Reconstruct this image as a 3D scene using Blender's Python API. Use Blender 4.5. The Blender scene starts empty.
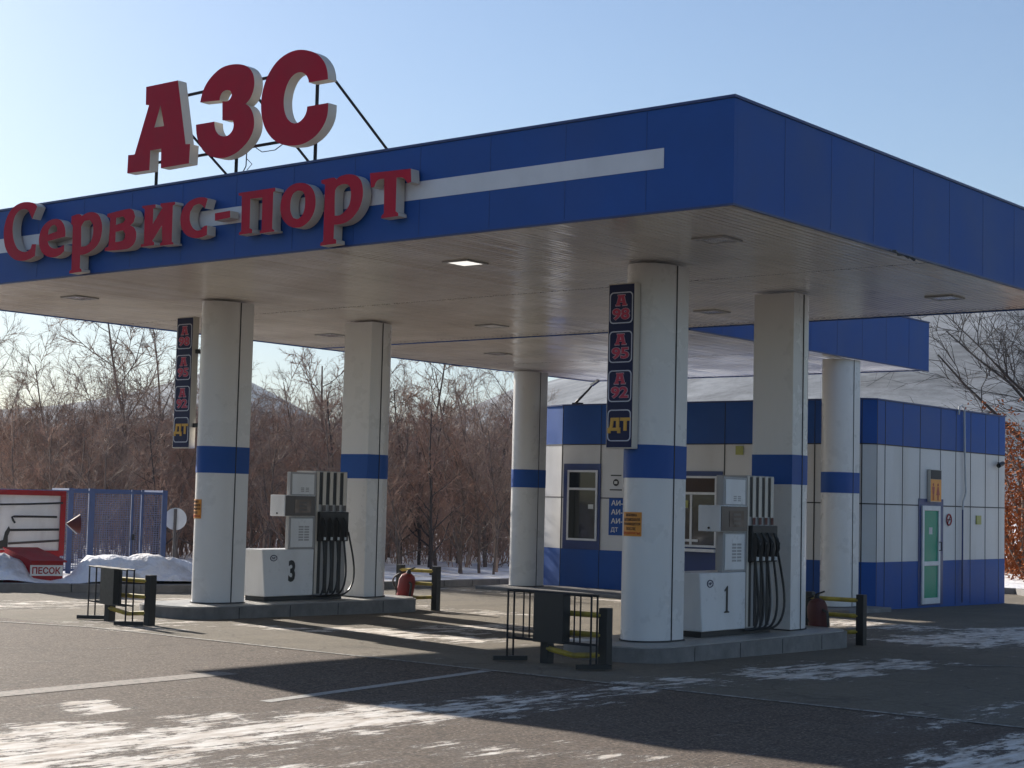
import bpy, bmesh, math, random
from mathutils import Vector, Matrix
R = math.radians
PI = math.pi
random.seed(7)
scene = bpy.context.scene
COL = scene.collection

# ------------------------------------------------------------------ camera
FPX = 1658.89
CAM = Vector((8.164, -13.309, 1.739))
_y, _p, _r = R(39.047), R(4.05), R(1.396)
FW = Vector((-math.sin(_y)*math.cos(_p), math.cos(_y)*math.cos(_p), math.sin(_p)))
_R = Vector((math.cos(_y), math.sin(_y), 0)); _U = _R.cross(FW)
RT = math.cos(_r)*_R + math.sin(_r)*_U
UP = -math.sin(_r)*_R + math.cos(_r)*_U
cam_d = bpy.data.cameras.new('camera'); cam = bpy.data.objects.new('camera', cam_d); COL.objects.link(cam)
cam.matrix_world = Matrix(((RT.x, UP.x, -FW.x, CAM.x), (RT.y, UP.y, -FW.y, CAM.y), (RT.z, UP.z, -FW.z, CAM.z), (0, 0, 0, 1)))
cam_d.sensor_width = 36; cam_d.lens = FPX/1024*36; cam_d.clip_start = .1; cam_d.clip_end = 20000
scene.camera = cam

def ray(x, y): return FW + RT*((x-512)/FPX) - UP*((y-384)/FPX)
def on_y(x, y, Y):
    d = ray(x, y); t = (Y-CAM.y)/d.y; return CAM + d*t
def on_x(x, y, X):
    d = ray(x, y); t = (X-CAM.x)/d.x; return CAM + d*t
def on_z(x, y, Z):
    d = ray(x, y); t = (Z-CAM.z)/d.z; return CAM + d*t
def gz(y): return -0.011*min(max(y, 0), 22)
def at(px, d, z=None):      # a spot on the ground d metres ahead, seen in column px
    v = CAM + FW*d + RT*((px-512)/FPX*d)
    return Vector((v.x, v.y, gz(v.y) if z is None else z))

# ------------------------------------------------------------------ materials
def newmat(name):
    m = bpy.data.materials.new(name); m.use_nodes = True
    nt = m.node_tree; b = nt.nodes['Principled BSDF']
    return m, nt, b
def mat(name, c, rough=.5, metal=0., var=.12, scale=3., bump=0., bscale=40., spec=.5, dirt=None, coat=0., stretch=None):
    m, nt, b = newmat(name); N = nt.nodes; L = nt.links
    tc = N.new('ShaderNodeTexCoord')
    src = tc.outputs['Object']
    if stretch:
        mp = N.new('ShaderNodeMapping'); mp.inputs['Scale'].default_value = stretch
        L.new(src, mp.inputs[0]); src = mp.outputs[0]
    n = N.new('ShaderNodeTexNoise'); n.inputs['Scale'].default_value = scale; n.inputs['Detail'].default_value = 6
    n.inputs['Roughness'].default_value = .65
    L.new(src, n.inputs['Vector'])
    mr = N.new('ShaderNodeMapRange'); L.new(n.outputs['Fac'], mr.inputs[0])
    mr.inputs[1].default_value = .3; mr.inputs[2].default_value = .7
    mr.inputs[3].default_value = 1-var; mr.inputs[4].default_value = 1+var
    mx = N.new('ShaderNodeMix'); mx.data_type = 'RGBA'; mx.blend_type = 'MULTIPLY'; mx.inputs[0].default_value = 1
    mx.inputs[6].default_value = (*c, 1); L.new(mr.outputs[0], mx.inputs[7])
    out = mx.outputs[2]
    if dirt:
        n2 = N.new('ShaderNodeTexNoise'); n2.inputs['Scale'].default_value = dirt[1]; n2.inputs['Detail'].default_value = 8
        mp2 = N.new('ShaderNodeMapping'); mp2.inputs['Scale'].default_value = (1, 1, .18)
        L.new(tc.outputs['Object'], mp2.inputs[0]); L.new(mp2.outputs[0], n2.inputs['Vector'])
        m2 = N.new('ShaderNodeMapRange'); L.new(n2.outputs['Fac'], m2.inputs[0])
        m2.inputs[1].default_value = .48; m2.inputs[2].default_value = .78; m2.inputs[3].default_value = 0; m2.inputs[4].default_value = dirt[2]
        mm = N.new('ShaderNodeMix'); mm.data_type = 'RGBA'; L.new(m2.outputs[0], mm.inputs[0]); L.new(out, mm.inputs[6])
        mm.inputs[7].default_value = (*dirt[0], 1); out = mm.outputs[2]
    L.new(out, b.inputs['Base Color'])
    mr2 = N.new('ShaderNodeMapRange'); L.new(n.outputs['Fac'], mr2.inputs[0])
    mr2.inputs[1].default_value = .3; mr2.inputs[2].default_value = .7
    mr2.inputs[3].default_value = max(rough-.07, .02); mr2.inputs[4].default_value = min(rough+.1, 1)
    L.new(mr2.outputs[0], b.inputs['Roughness'])
    b.inputs['Metallic'].default_value = metal
    b.inputs['Specular IOR Level'].default_value = spec
    b.inputs['Coat Weight'].default_value = coat
    if bump:
        nb = N.new('ShaderNodeTexNoise'); nb.inputs['Scale'].default_value = bscale; nb.inputs['Detail'].default_value = 4
        L.new(tc.outputs['Object'], nb.inputs['Vector'])
        bp = N.new('ShaderNodeBump'); bp.inputs['Strength'].default_value = bump; bp.inputs['Distance'].default_value = .02
        L.new(nb.outputs['Fac'], bp.inputs['Height']); L.new(bp.outputs[0], b.inputs['Normal'])
    return m

M = {}
DUST = ((.22, .19, .16), 1.6, .45)
M['blue'] = mat('blue_panel', (.019, .080, .30), .5, spec=.2, var=.10, scale=1.2, dirt=((.05, .085, .22), .8, .35))
M['blue_dark'] = mat('blue_trim', (.015, .035, .14), .4)
M['blue_seam'] = mat('blue_seam', (.012, .050, .20), .4)
M['stripe'] = mat('white_stripe', (.62, .63, .66), .4, var=.05, dirt=((.4, .39, .38), 2, .4))
M['white'] = mat('column_white', (.64, .63, .615), .28, var=.03, scale=1.5, bump=.03, bscale=3, dirt=((.42, .39, .35), 1.7, .28))
M['wall_white'] = mat('wall_cream', (.58, .575, .57), .4, var=.05, scale=1.2, dirt=((.38, .35, .31), 1.5, .45))
M['soffit'] = mat('soffit_cream', (.80, .755, .685), .17, var=.04, scale=.8, dirt=((.36, .30, .23), .5, .25), spec=.7)
M['joint'] = mat('dark_joint', (.02, .02, .022), .6)
M['red'] = mat('sign_red', (.42, .012, .036), .6, spec=.2, var=.1)
M['cream_side'] = mat('letter_side', (.56, .51, .44), .5, var=.07)
M['steel_dark'] = mat('dark_steel', (.025, .024, .025), .7, spec=.2)
M['black'] = mat('black_paint', (.012, .012, .012), .5, var=.3, scale=20)
M['rubber'] = mat('black_rubber', (.012, .012, .012), .45)
M['pump_white'] = mat('pump_white', (.66, .66, .66), .3, var=.04, dirt=((.4, .38, .35), 3, .35))
M['pump_grey'] = mat('pump_grey', (.33, .325, .32), .4, var=.06, dirt=((.2, .18, .16), 3, .4))
M['brown'] = mat('display_brown', (.06, .045, .038), .35)
M['screen'] = mat('display_screen', (.13, .10, .085), .12)
M['yellow'] = mat('rail_yellow', (.45, .34, .05), .5, var=.25, scale=9, dirt=((.10, .08, .04), 7, .8))
M['orange'] = mat('notice_orange', (.62, .24, .03), .5)
M['notice_text'] = mat('notice_text', (.04, .02, .01), .6)
M['notice_red'] = mat('notice_red', (.45, .05, .01), .6)
M['sign_navy'] = mat('sign_navy', (.008, .013, .058), .45, spec=.25)
M['sign_pink'] = mat('sign_digit_red', (.42, .03, .07), .5)
M['sign_outline'] = mat('sign_outline', (.42, .34, .40), .5)
M['sign_frame'] = mat('sign_white_line', (.5, .52, .6), .5)
M['sign_gold'] = mat('sign_gold', (.60, .34, .05), .5)
M['sign_side'] = mat('sign_box_side', (.52, .48, .42), .45, var=.06)
M['concrete'] = mat('island_concrete', (.19, .18, .17), .85, var=.25, scale=5, bump=.4, bscale=60)
M['kerb'] = mat('kerb_concrete', (.20, .19, .185), .9, var=.25, scale=3, bump=.4, bscale=40)
M['tread'] = mat('tread_plate', (.36, .35, .33), .45, metal=.5, var=.25, scale=8, bump=.5, bscale=90)
M['oldred'] = mat('worn_red', (.22, .016, .016), .6, var=.2, dirt=((.08, .02, .018), 6, .6))
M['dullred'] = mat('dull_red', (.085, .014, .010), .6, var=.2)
M['firered'] = mat('fire_red', (.30, .014, .018), .5, spec=.3, var=.12, dirt=((.15, .02, .02), 4, .5))
M['board'] = mat('fire_board_white', (.74, .72, .70), .5, var=.06, dirt=((.4, .3, .28), 4, .4))
M['fence_blue'] = mat('fence_blue', (.045, .075, .17), .5, var=.15)
M['fence_mesh'] = mat('fence_mesh', (.17, .18, .27), .5, metal=.3)
M['signback'] = mat('sign_back', (.68, .69, .68), .6)
M['postgrey'] = mat('post_grey', (.10, .09, .085), .6)
M['door_white'] = mat('door_white', (.62, .62, .63), .35)
M['green'] = mat('door_green', (.012, .27, .16), .35, spec=.3, var=.06)
M['wc_orange'] = mat('wc_orange', (.72, .27, .012), .4)
M['wc_red'] = mat('wc_red', (.36, .04, .015), .5)
M['pipe'] = mat('pipe_white', (.5, .5, .5), .4)
M['tag'] = mat('tag_yellow', (.36, .36, .10), .5)
M['lamp'] = mat('lamp_metal', (.7, .7, .7), .2, metal=.7)
M['diffuser'] = mat('lamp_diffuser', (.85, .84, .80), .35)
M['lit'] = mat('lit_lamp_glass', (.85, .84, .80), .35)
_b = M['lit'].node_tree.nodes['Principled BSDF']; _b.inputs['Emission Color'].default_value = (1, .97, .9, 1); _b.inputs['Emission Strength'].default_value = .45
M['glass'] = mat('dark_glass', (.018, .02, .02), .04, var=.05, spec=.8)
M['paper'] = mat('paper_white', (.6, .6, .58), .7)
M['roof'] = mat('roof_deck', (.16, .16, .16), .8)
M['blind'] = mat('brown_blind', (.05, .028, .02), .7, var=.2, scale=4)
M['bark'] = mat('bark', (.15, .115, .095), .9, var=.3, scale=6, bump=.6, bscale=30)
M['twig'] = mat('twig', (.27, .195, .150), .85, var=.6, scale=.9)  # wide tone spread puts sunlit highlights and dark branches into the colour
M['twig_red'] = mat('twig_red', (.30, .185, .132), .85, var=.6, scale=.9)  # same wide spread, light and dark branches painted into the twig tone
M['twig_pale'] = mat('twig_pale', (.38, .27, .20), .8, var=.3, scale=2)
M['bark_dark'] = mat('bark_dark', (.05, .042, .04), .9, var=.3, scale=6)
M['leaf'] = mat('dry_leaf', (.27, .088, .030), .8, spec=.1, var=.45, scale=1.1)

def snow_material():
    m, nt, b = newmat('snow'); N = nt.nodes; L = nt.links
    tc = N.new('ShaderNodeTexCoord'); n = N.new('ShaderNodeTexNoise'); n.inputs['Scale'].default_value = 1.2; n.inputs['Detail'].default_value = 9
    L.new(tc.outputs['Object'], n.inputs['Vector'])
    cr = N.new('ShaderNodeValToRGB'); L.new(n.outputs['Fac'], cr.inputs[0])
    cr.color_ramp.elements[0].position = .30; cr.color_ramp.elements[0].color = (.42, .37, .33, 1)
    cr.color_ramp.elements[1].position = .50; cr.color_ramp.elements[1].color = (.80, .80, .82, 1)
    L.new(cr.outputs[0], b.inputs['Base Color']); b.inputs['Roughness'].default_value = .75
    nb = N.new('ShaderNodeTexNoise'); nb.inputs['Scale'].default_value = 9; nb.inputs['Detail'].default_value = 8
    L.new(tc.outputs['Object'], nb.inputs['Vector'])
    bp = N.new('ShaderNodeBump'); bp.inputs['Strength'].default_value = .8; bp.inputs['Distance'].default_value = .10
    L.new(nb.outputs['Fac'], bp.inputs['Height']); L.new(bp.outputs[0], b.inputs['Normal'])
    return m
M['snow'] = snow_material()

def ground_material():
    m, nt, b = newmat('asphalt'); N = nt.nodes; L = nt.links
    tc = N.new('ShaderNodeTexCoord'); P = tc.outputs['Object']
    def math_(op, a, c=None, clamp=False):
        n = N.new('ShaderNodeMath'); n.operation = op; n.use_clamp = clamp
        for i, v in enumerate((a, c)):
            if v is None: continue
            if isinstance(v, (int, float)): n.inputs[i].default_value = v
            else: L.new(v, n.inputs[i])
        return n.outputs[0]
    def noise(scale, detail=8, st=(1, 1, 1), rough=.6, off=(0, 0, 0)):
        mp = N.new('ShaderNodeMapping'); mp.inputs['Scale'].default_value = st; mp.inputs['Location'].default_value = off
        L.new(P, mp.inputs[0])
        n = N.new('ShaderNodeTexNoise'); n.inputs['Scale'].default_value = scale; n.inputs['Detail'].default_value = detail
        n.inputs['Roughness'].default_value = rough
        L.new(mp.outputs[0], n.inputs['Vector']); return n.outputs['Fac']
    def mr(v, a, c, d=0., e=1.):
        n = N.new('ShaderNodeMapRange'); n.interpolation_type = 'LINEAR'; L.new(v, n.inputs[0])
        for i, x in enumerate((a, c, d, e)): n.inputs[i+1].default_value = x
        return n.outputs[0]
    def mix(f, a, c):
        n = N.new('ShaderNodeMix'); n.data_type = 'RGBA'
        if isinstance(f, float): n.inputs[0].default_value = f
        else: L.new(f, n.inputs[0])
        for i, v in ((6, a), (7, c)):
            if isinstance(v, tuple): n.inputs[i].default_value = (*v, 1)
            else: L.new(v, n.inputs[i])
        return n.outputs[2]
    sep = N.new('ShaderNodeSeparateXYZ'); L.new(P, sep.inputs[0]); X, Y = sep.outputs[0], sep.outputs[1]
    # base colours: coarse brown asphalt outside, paler worn concrete apron inside the line y = 0
    fine = noise(55, 6); big = noise(.5, 6); grain = noise(16, 8, (1, .8, 1), .8); rut = noise(.8, 6, (2.2, .18, 1))
    asp = mix(mr(grain, .36, .66), (.020, .015, .012), (.205, .150, .112))
    asp = mix(mr(big, .4, .65, 0, .5), asp, (.080, .059, .045))
    asp = mix(mr(rut, .45, .7, 0, .5), asp, (.110, .083, .064))
    con = mix(mr(grain, .3, .7), (.095, .080, .060), (.205, .174, .130))
    con = mix(mr(rut, .42, .68, 0, .7), con, (.115, .098, .076))
    con = mix(mr(big, .45, .7, 0, .4), con, (.22, .185, .14))
    spk = noise(38, 3, (1, 1, 1), .5, (3, 1, 0)); spk2 = noise(6.5, 8, (1, .6, 1), .75, (8, 2, 0))
    asp = mix(mr(spk, .56, .68, 0, .75), asp, (.33, .265, .21)); asp = mix(mr(spk, .44, .34, 0, .8), asp, (.022, .018, .016))
    asp = mix(mr(spk2, .50, .64, 0, .65), asp, (.060, .046, .037)); con = mix(mr(spk2, .52, .66, 0, .45), con, (.105, .090, .070))
    con = mix(mr(spk, .57, .68, 0, .4), con, (.30, .265, .21))
    inner = mr(math_('ADD', Y, mr(noise(3, 4), 0, 1, -.05, .05)), -.03, .0)
    leftside = mr(X, -18.0, 1.2, 1, 1)
    base = mix(inner, asp, con)
    # cracks
    vor = N.new('ShaderNodeTexVoronoi'); vor.feature = 'DISTANCE_TO_EDGE'; vor.inputs['Scale'].default_value = .55
    mpv = N.new('ShaderNodeMapping'); L.new(P, mpv.inputs[0])
    nv = N.new('ShaderNodeTexNoise'); nv.inputs['Scale'].default_value = 1.5; nv.inputs['Detail'].default_value = 6; L.new(P, nv.inputs['Vector'])
    vm = N.new('ShaderNodeMix'); vm.data_type = 'RGBA'; vm.blend_type = 'ADD'; vm.inputs[0].default_value = .55
    L.new(P, vm.inputs[6]); L.new(nv.outputs['Color'], vm.inputs[7]); L.new(vm.outputs[2], vor.inputs['Vector'])
    crack = mr(vor.outputs['Distance'], .0, .014, 1, 0)
    base = mix(math_('MULTIPLY', crack, .35), base, (.02, .018, .016))
    # ice and packed snow
    def band(v, lo, hi, soft):
        return math_('MULTIPLY', mr(v, lo-soft, lo+soft), mr(v, hi-soft, hi+soft, 1, 0))
    wob = mr(noise(.9, 5), .3, .7, -.35, .35)
    Xw = math_('ADD', X, wob); Yw = math_('ADD', Y, mr(noise(.9, 5, off=(9, 3, 0)), .3, .7, -.35, .35))
    masks = None
    # (x0, x1, y0, y1, soft, strength)
    for x0, x1, y0, y1, s, k in (
        (-1.75, -.50, -30, -2.6, .35, 1.0), (-1.35, -.55, -3, 1.4, .3, .78), (-1.25, -.15, 1.7, 5.6, .28, .95), (-3.0, -1.0, 8.0, 14., .4, 1.0),
        (-1.0, .8, -30, -5.2, .5, .55), (-3.5, -2.5, -5.2, -4.5, .22, 1.0), (-2.5, -1.6, -7.0, -5.4, .3, 1.0), (-2.1, -1.5, -5.1, -4.1, .25, .85),
        (-2.4, 1.0, -30, -5.6, .5, .95), (3.0, 5.0, -3.0, -.6, .3, 1.0), (1.9, 2.4, -1.0, 2., .2, .62), (.2, 2.9, -4.6, -3.6, .3, .5),
        (-8.2, -5.3, 2.5, 3.4, .22, 1.0), (-9.0, -7.6, 1.9, 2.5, .16, .8), (-7.6, -6.2, 3.6, 5.8, .3, .8), (-14.6, -12.9, -2., 9.5, .3, .72), (-10.6, -9.0, .1, 1.9, .25, .62),
        (-12.0, -8.5, 7.2, 8.4, .3, .62), (-6.5, -3.5, 7.8, 9.4, .3, .7), (-9.6, -8.5, -.2, .9, .2, .75), (-6.2, -2.9, 10.5, 12.5, .5, .8), (-16, -9, 13.0, 13.9, .3, .65)):
        q = math_('MULTIPLY', math_('MULTIPLY', band(Xw, x0, x1, s), band(Yw, y0, y1, s)), k)
        masks = q if masks is None else math_('MAXIMUM', masks, q)
    streak = noise(4.6, 12, (1.5, .26, 1), .80); blot = noise(3.4, 12, (1, .5, 1), .8, (4, 7, 0))
    fst = noise(9, 10, (1.6, .10, 1), .75, (2, 5, 0))
    tex = math_('ADD', math_('ADD', math_('MULTIPLY', streak, .42), math_('MULTIPLY', blot, .42)), math_('MULTIPLY', fst, .16))
    val = math_('ADD', math_('MULTIPLY', masks, .27), math_('ADD', math_('MULTIPLY', math_('SUBTRACT', tex, .5), 2.2), .5))
    snowm = mr(val, .685, .715)
    # sparse scattered flecks everywhere
    fl = mr(noise(2.4, 8, (1.2, .5, 1), .75, (31, 12, 0)), .685, .71)
    snowm = math_('MAXIMUM', snowm, math_('MULTIPLY', fl, .8))
    halo = mr(val, .58, .72, 0, .5)
    base = mix(halo, base, (.19, .17, .155))
    snowc = mix(mr(noise(7, 8, (1.6, .4, 1)), .35, .62), (.46, .38, .31), (.80, .76, .70))
    base = mix(math_('MULTIPLY', snowm, .92), base, snowc)
    L.new(base, b.inputs['Base Color'])
    ro = mr(fine, .3, .7, .78, .95)
    L.new(ro, b.inputs['Roughness']); b.inputs['Specular IOR Level'].default_value = .3
    bp = N.new('ShaderNodeBump'); bp.inputs['Strength'].default_value = .9; bp.inputs['Distance'].default_value = .018
    hh = math_('ADD', math_('ADD', grain, math_('MULTIPLY', fine, .35)), math_('MULTIPLY', snowm, .9))
    L.new(hh, bp.inputs['Height']); L.new(bp.outputs[0], b.inputs['Normal'])
    return m
M['ground'] = ground_material()

def paint_material(name, c, cover=.5):
    m, nt, b = newmat(name); N = nt.nodes; L = nt.links
    tc = N.new('ShaderNodeTexCoord')
    n = N.new('ShaderNodeTexNoise'); n.inputs['Scale'].default_value = 14; n.inputs['Detail'].default_value = 8; n.inputs['Roughness'].default_value = .75
    L.new(tc.outputs['Object'], n.inputs['Vector'])
    cr = N.new('ShaderNodeValToRGB'); L.new(n.outputs['Fac'], cr.inputs[0])
    cr.color_ramp.elements[0].position = cover-.08; cr.color_ramp.elements[0].color = (.11, .10, .085, 1)
    cr.color_ramp.elements[1].position = cover+.06; cr.color_ramp.elements[1].color = (*c, 1)
    L.new(cr.outputs[0], b.inputs['Base Color']); b.inputs['Roughness'].default_value = .85
    return m
M['paint'] = paint_material('worn_line_paint', (.34, .32, .29), .42)
M['faded'] = paint_material('faded_line_paint', (.235, .20, .17), .47)
M['jointline'] = paint_material('pale_joint', (.33, .31, .28), .50)

def hill_material():
    m, nt, b = newmat('hillside'); N = nt.nodes; L = nt.links
    tc = N.new('ShaderNodeTexCoord')
    n = N.new('ShaderNodeTexNoise'); n.inputs['Scale'].default_value = .014; n.inputs['Detail'].default_value = 14; n.inputs['Roughness'].default_value = .82
    L.new(tc.outputs['Object'], n.inputs['Vector'])
    cr = N.new('ShaderNodeValToRGB'); L.new(n.outputs['Fac'], cr.inputs[0])
    cr.color_ramp.elements[0].position = .38; cr.color_ramp.elements[0].color = (.05, .048, .05, 1)
    cr.color_ramp.elements[1].position = .64; cr.color_ramp.elements[1].color = (.27, .28, .30, 1)
    L.new(cr.outputs[0], b.inputs['Base Color']); b.inputs['Roughness'].default_value = .9
    b.inputs['Specular IOR Level'].default_value = .1
    return m
M['hill'] = hill_material()

# ------------------------------------------------------------------ object helpers
def wloc(o):
    v = Vector((0, 0, 0))
    while o is not None: v += o.location; o = o.parent
    return v
def tag(o, label=None, cat=None, group=None, kind=None):
    if label: o['label'] = label
    if cat: o['category'] = cat
    if group: o['group'] = group
    if kind: o['kind'] = kind
    return o
def thing(name, loc, label, cat, group=None):
    o = bpy.data.objects.new(name, None); COL.objects.link(o); o.location = loc; o.empty_display_size = .2
    return tag(o, label, cat, group)
def dup(root, loc, rz=None, sc=None, label=None):
    r = root.copy(); COL.objects.link(r); r.location = loc
    if rz is not None: r.rotation_euler = (0, 0, rz)
    if sc is not None: r.scale = sc
    if label: r['label'] = label
    def rec(a, b):
        for ch in a.children:
            c = ch.copy(); COL.objects.link(c); c.parent = b; rec(ch, c)
    rec(root, r); return r
def mirror_like(root, delta, label=None): return dup(root, root.location+Vector(delta), label=label)

class MB:
    def __init__(s): s.v = []; s.f = []; s.m = []
    def add(s, vs, fs, mi=0):
        k = len(s.v); s.v += [tuple(v) for v in vs]; s.f += [tuple(i+k for i in f) for f in fs]; s.m += [mi]*len(fs); return s
    def box(s, x0, x1, y0, y1, z0, z1, mi=0):
        return s.obox(Vector(((x0+x1)/2, (y0+y1)/2, (z0+z1)/2)), Vector((1, 0, 0)), Vector((0, 1, 0)), Vector((0, 0, 1)), abs(x1-x0)/2, abs(y1-y0)/2, abs(z1-z0)/2, mi)
    def obox(s, c, a, b, n, ha, hb, hn, mi=0):
        vs = [c+a*(ha*i)+b*(hb*j)+n*(hn*k) for k in (-1, 1) for j in (-1, 1) for i in (-1, 1)]
        return s.add(vs, [(0, 2, 3, 1), (4, 5, 7, 6), (0, 1, 5, 4), (2, 6, 7, 3), (0, 4, 6, 2), (1, 3, 7, 5)], mi)
    def bar(s, p, q, w, h=None, mi=0, up=Vector((0, 0, 1))):
        p = Vector(p); q = Vector(q); d = (q-p); l = d.length; d.normalize()
        if abs(d.dot(up)) > .98: up = Vector((1, 0, 0))
        a = d.cross(up).normalized(); b = a.cross(d)
        return s.obox((p+q)/2, d, a, b, l/2, w/2, (h or w)/2, mi)
    def tube(s, pts, r, k=8, mi=0, caps=True):
        pts = [Vector(p) for p in pts]; n = len(pts)
        rs = r if isinstance(r, (list, tuple)) else [r]*n
        base = len(s.v); prev = None
        for i, p in enumerate(pts):
            d = (pts[min(i+1, n-1)]-pts[max(i-1, 0)]).normalized()
            if prev is None:
                a = d.orthogonal().normalized()
            else:
                a = (prev-d*prev.dot(d)).normalized()
            prev = a; b = d.cross(a)
            for j in range(k):
                t = 2*PI*j/k; s.v.append(tuple(p+a*(rs[i]*math.cos(t))+b*(rs[i]*math.sin(t))))
        for i in range(n-1):
            for j in range(k):
                s.f.append((base+i*k+j, base+i*k+(j+1) % k, base+(i+1)*k+(j+1) % k, base+(i+1)*k+j)); s.m.append(mi)
        if caps and k > 2:
            s.f.append(tuple(base+j for j in range(k))[::-1]); s.m.append(mi)
            s.f.append(tuple(base+(n-1)*k+j for j in range(k))); s.m.append(mi)
        return s
    def prism(s, pts, z0, z1, mi=0, mside=None):       # vertical prism on a plan outline (counter-clockwise)
        n = len(pts); vs = [(x, y, z0) for x, y in pts]+[(x, y, z1) for x, y in pts]
        k = len(s.v); s.v += vs
        s.f.append(tuple(k+i for i in range(n))[::-1]); s.m.append(mi)
        s.f.append(tuple(k+n+i for i in range(n))); s.m.append(mi)
        for i in range(n):
            j = (i+1) % n; s.f.append((k+i, k+j, k+n+j, k+n+i)); s.m.append(mi if mside is None else mside)
        return s
    def disc(s, c, nrm, r, t, k=28, mi=0):
        c = Vector(c); nrm = Vector(nrm).normalized()
        return s.tube([c-nrm*t/2, c+nrm*t/2], r, k, mi)
    def build(s, name, mats, parent=None, smooth=False, bevel=0., auto=35):
        me = bpy.data.meshes.new(name)
        off = wloc(parent) if parent is not None else Vector((0, 0, 0))
        me.from_pydata([(x-off.x, y-off.y, z-off.z) for x, y, z in s.v], [], s.f)
        if not isinstance(mats, (list, tuple)): mats = [mats]
        for m in mats: me.materials.append(m)
        if len(mats) > 1: me.polygons.foreach_set('material_index', s.m)
        me.validate(); me.update()
        o = bpy.data.objects.new(name, me); COL.objects.link(o)
        if parent is not None: o.parent = parent
        if smooth:
            me.shade_smooth()
            try: me.set_sharp_from_angle(angle=R(auto))
            except Exception: pass
        if bevel:
            b = o.modifiers.new('bevel', 'BEVEL'); b.width = bevel; b.segments = 2; b.limit_method = 'ANGLE'; b.angle_limit = R(40)
        return o

def struct(o, label=None): o['kind'] = 'structure'; (o.__setitem__('label', label) if label else None); return o

# 2D outlines (with holes) filled and extruded through Blender's curve filler
def smooth_loop(pts, corner=38, sub=5):
    n = len(pts); P = [Vector((p[0], p[1])) for p in pts]; out = []
    T = []
    for i in range(n):
        a = P[i]-P[i-1]; b = P[(i+1) % n]-P[i]
        ang = abs(math.degrees(a.angle(b, 0))) if a.length > 0 and b.length > 0 else 0
        T.append(None if ang > corner else (P[(i+1) % n]-P[i-1])*.5)
    for i in range(n):
        j = (i+1) % n; p, q = P[i], P[j]
        if T[i] is None and T[j] is None: out.append(p); continue
        L = (q-p).length
        def lim(t): return t if t.length < L*1.2 else t*(L*1.2/t.length)
        d = q-p
        t0 = lim(T[i]) if T[i] is not None else (d*1.5-(lim(T[j])*.5))
        t1 = lim(T[j]) if T[j] is not None else (d*1.5-(lim(T[i])*.5))
        for k in range(sub):
            u = k/sub; h0 = 2*u**3-3*u**2+1; h1 = u**3-2*u**2+u; h2 = -2*u**3+3*u**2; h3 = u**3-u**2
            out.append(p*h0+t0*h1+q*h2+t1*h3)
    return out
def filled_mesh(loops, depth, to3d, name, face_mat, side_mat, parent, bevel=0):
    """loops in plane coordinates; to3d(u,v,w) maps plane coords + depth w (0 = front) to world"""
    cu = bpy.data.curves.new('tmp', 'CURVE'); cu.dimensions = '2D'; cu.fill_mode = 'BOTH'; cu.extrude = depth/2
    for lp in loops:
        sp = cu.splines.new('POLY'); sp.points.add(len(lp)-1)
        for i, p in enumerate(lp): sp.points[i].co = (p[0], p[1], 0, 1)
        sp.use_cyclic_u = True
    ob = bpy.data.objects.new('tmp', cu); COL.objects.link(ob)
    dg = bpy.context.evaluated_depsgraph_get(); me = bpy.data.meshes.new_from_object(ob.evaluated_get(dg))
    bpy.data.objects.remove(ob); bpy.data.curves.remove(cu)
    return finish_flat(me, depth, to3d, name, face_mat, side_mat, parent)
def finish_flat(me, depth, to3d, name, face_mat, side_mat, parent):
    off = wloc(parent) if parent is not None else Vector((0, 0, 0))
    side = [abs(p.normal.z) < .5 for p in me.polygons]
    for v in me.vertices:
        c = v.co; v.co = to3d(c.x, c.y, depth/2-c.z)-off
    me.materials.clear(); me.materials.append(face_mat); me.materials.append(side_mat)
    for p, s_ in zip(me.polygons, side): p.material_index = 1 if s_ else 0; p.use_smooth = False
    me.name = name; me.update()
    bm = bmesh.new(); bm.from_mesh(me); bmesh.ops.remove_doubles(bm, verts=bm.verts, dist=1e-5); bmesh.ops.recalc_face_normals(bm, faces=bm.faces); bm.to_mesh(me); bm.free()
    o = bpy.data.objects.new(name, me); COL.objects.link(o)
    if parent is not None: o.parent = parent
    return o
def text_mesh(body, o3, right, up, w, h, m, name, parent, depth=.004, bold=.0, side=None):
    """text fitted to a w x h box centred at o3"""
    cu = bpy.data.curves.new('tmp', 'FONT'); cu.body = body; cu.size = 1; cu.align_x = 'CENTER'; cu.bevel_depth = bold; cu.bevel_resolution = 0; cu.extrude = .5
    cu.resolution_u = 3
    ob = bpy.data.objects.new('tmp', cu); COL.objects.link(ob)
    dg = bpy.context.evaluated_depsgraph_get(); me = bpy.data.meshes.new_from_object(ob.evaluated_get(dg))
    bpy.data.objects.remove(ob); bpy.data.curves.remove(cu)
    xs = [v.co.x for v in me.vertices]; ys = [v.co.y for v in me.vertices]; zm = max(abs(v.co.z) for v in me.vertices)*2
    cx, cy = (min(xs)+max(xs))/2, (min(ys)+max(ys))/2; sx = w/(max(xs)-min(xs)); sy = h/(max(ys)-min(ys))
    right = Vector(right).normalized(); up = Vector(up).normalized(); n = right.cross(up); o3 = Vector(o3)
    for v in me.vertices: v.co = ((v.co.x-cx)*sx, (v.co.y-cy)*sy, v.co.z*depth/zm)
    return finish_flat(me, depth, lambda a, b_, w_: o3+right*a+up*b_+n*(depth-w_), name, m, side or m, parent)
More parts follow.
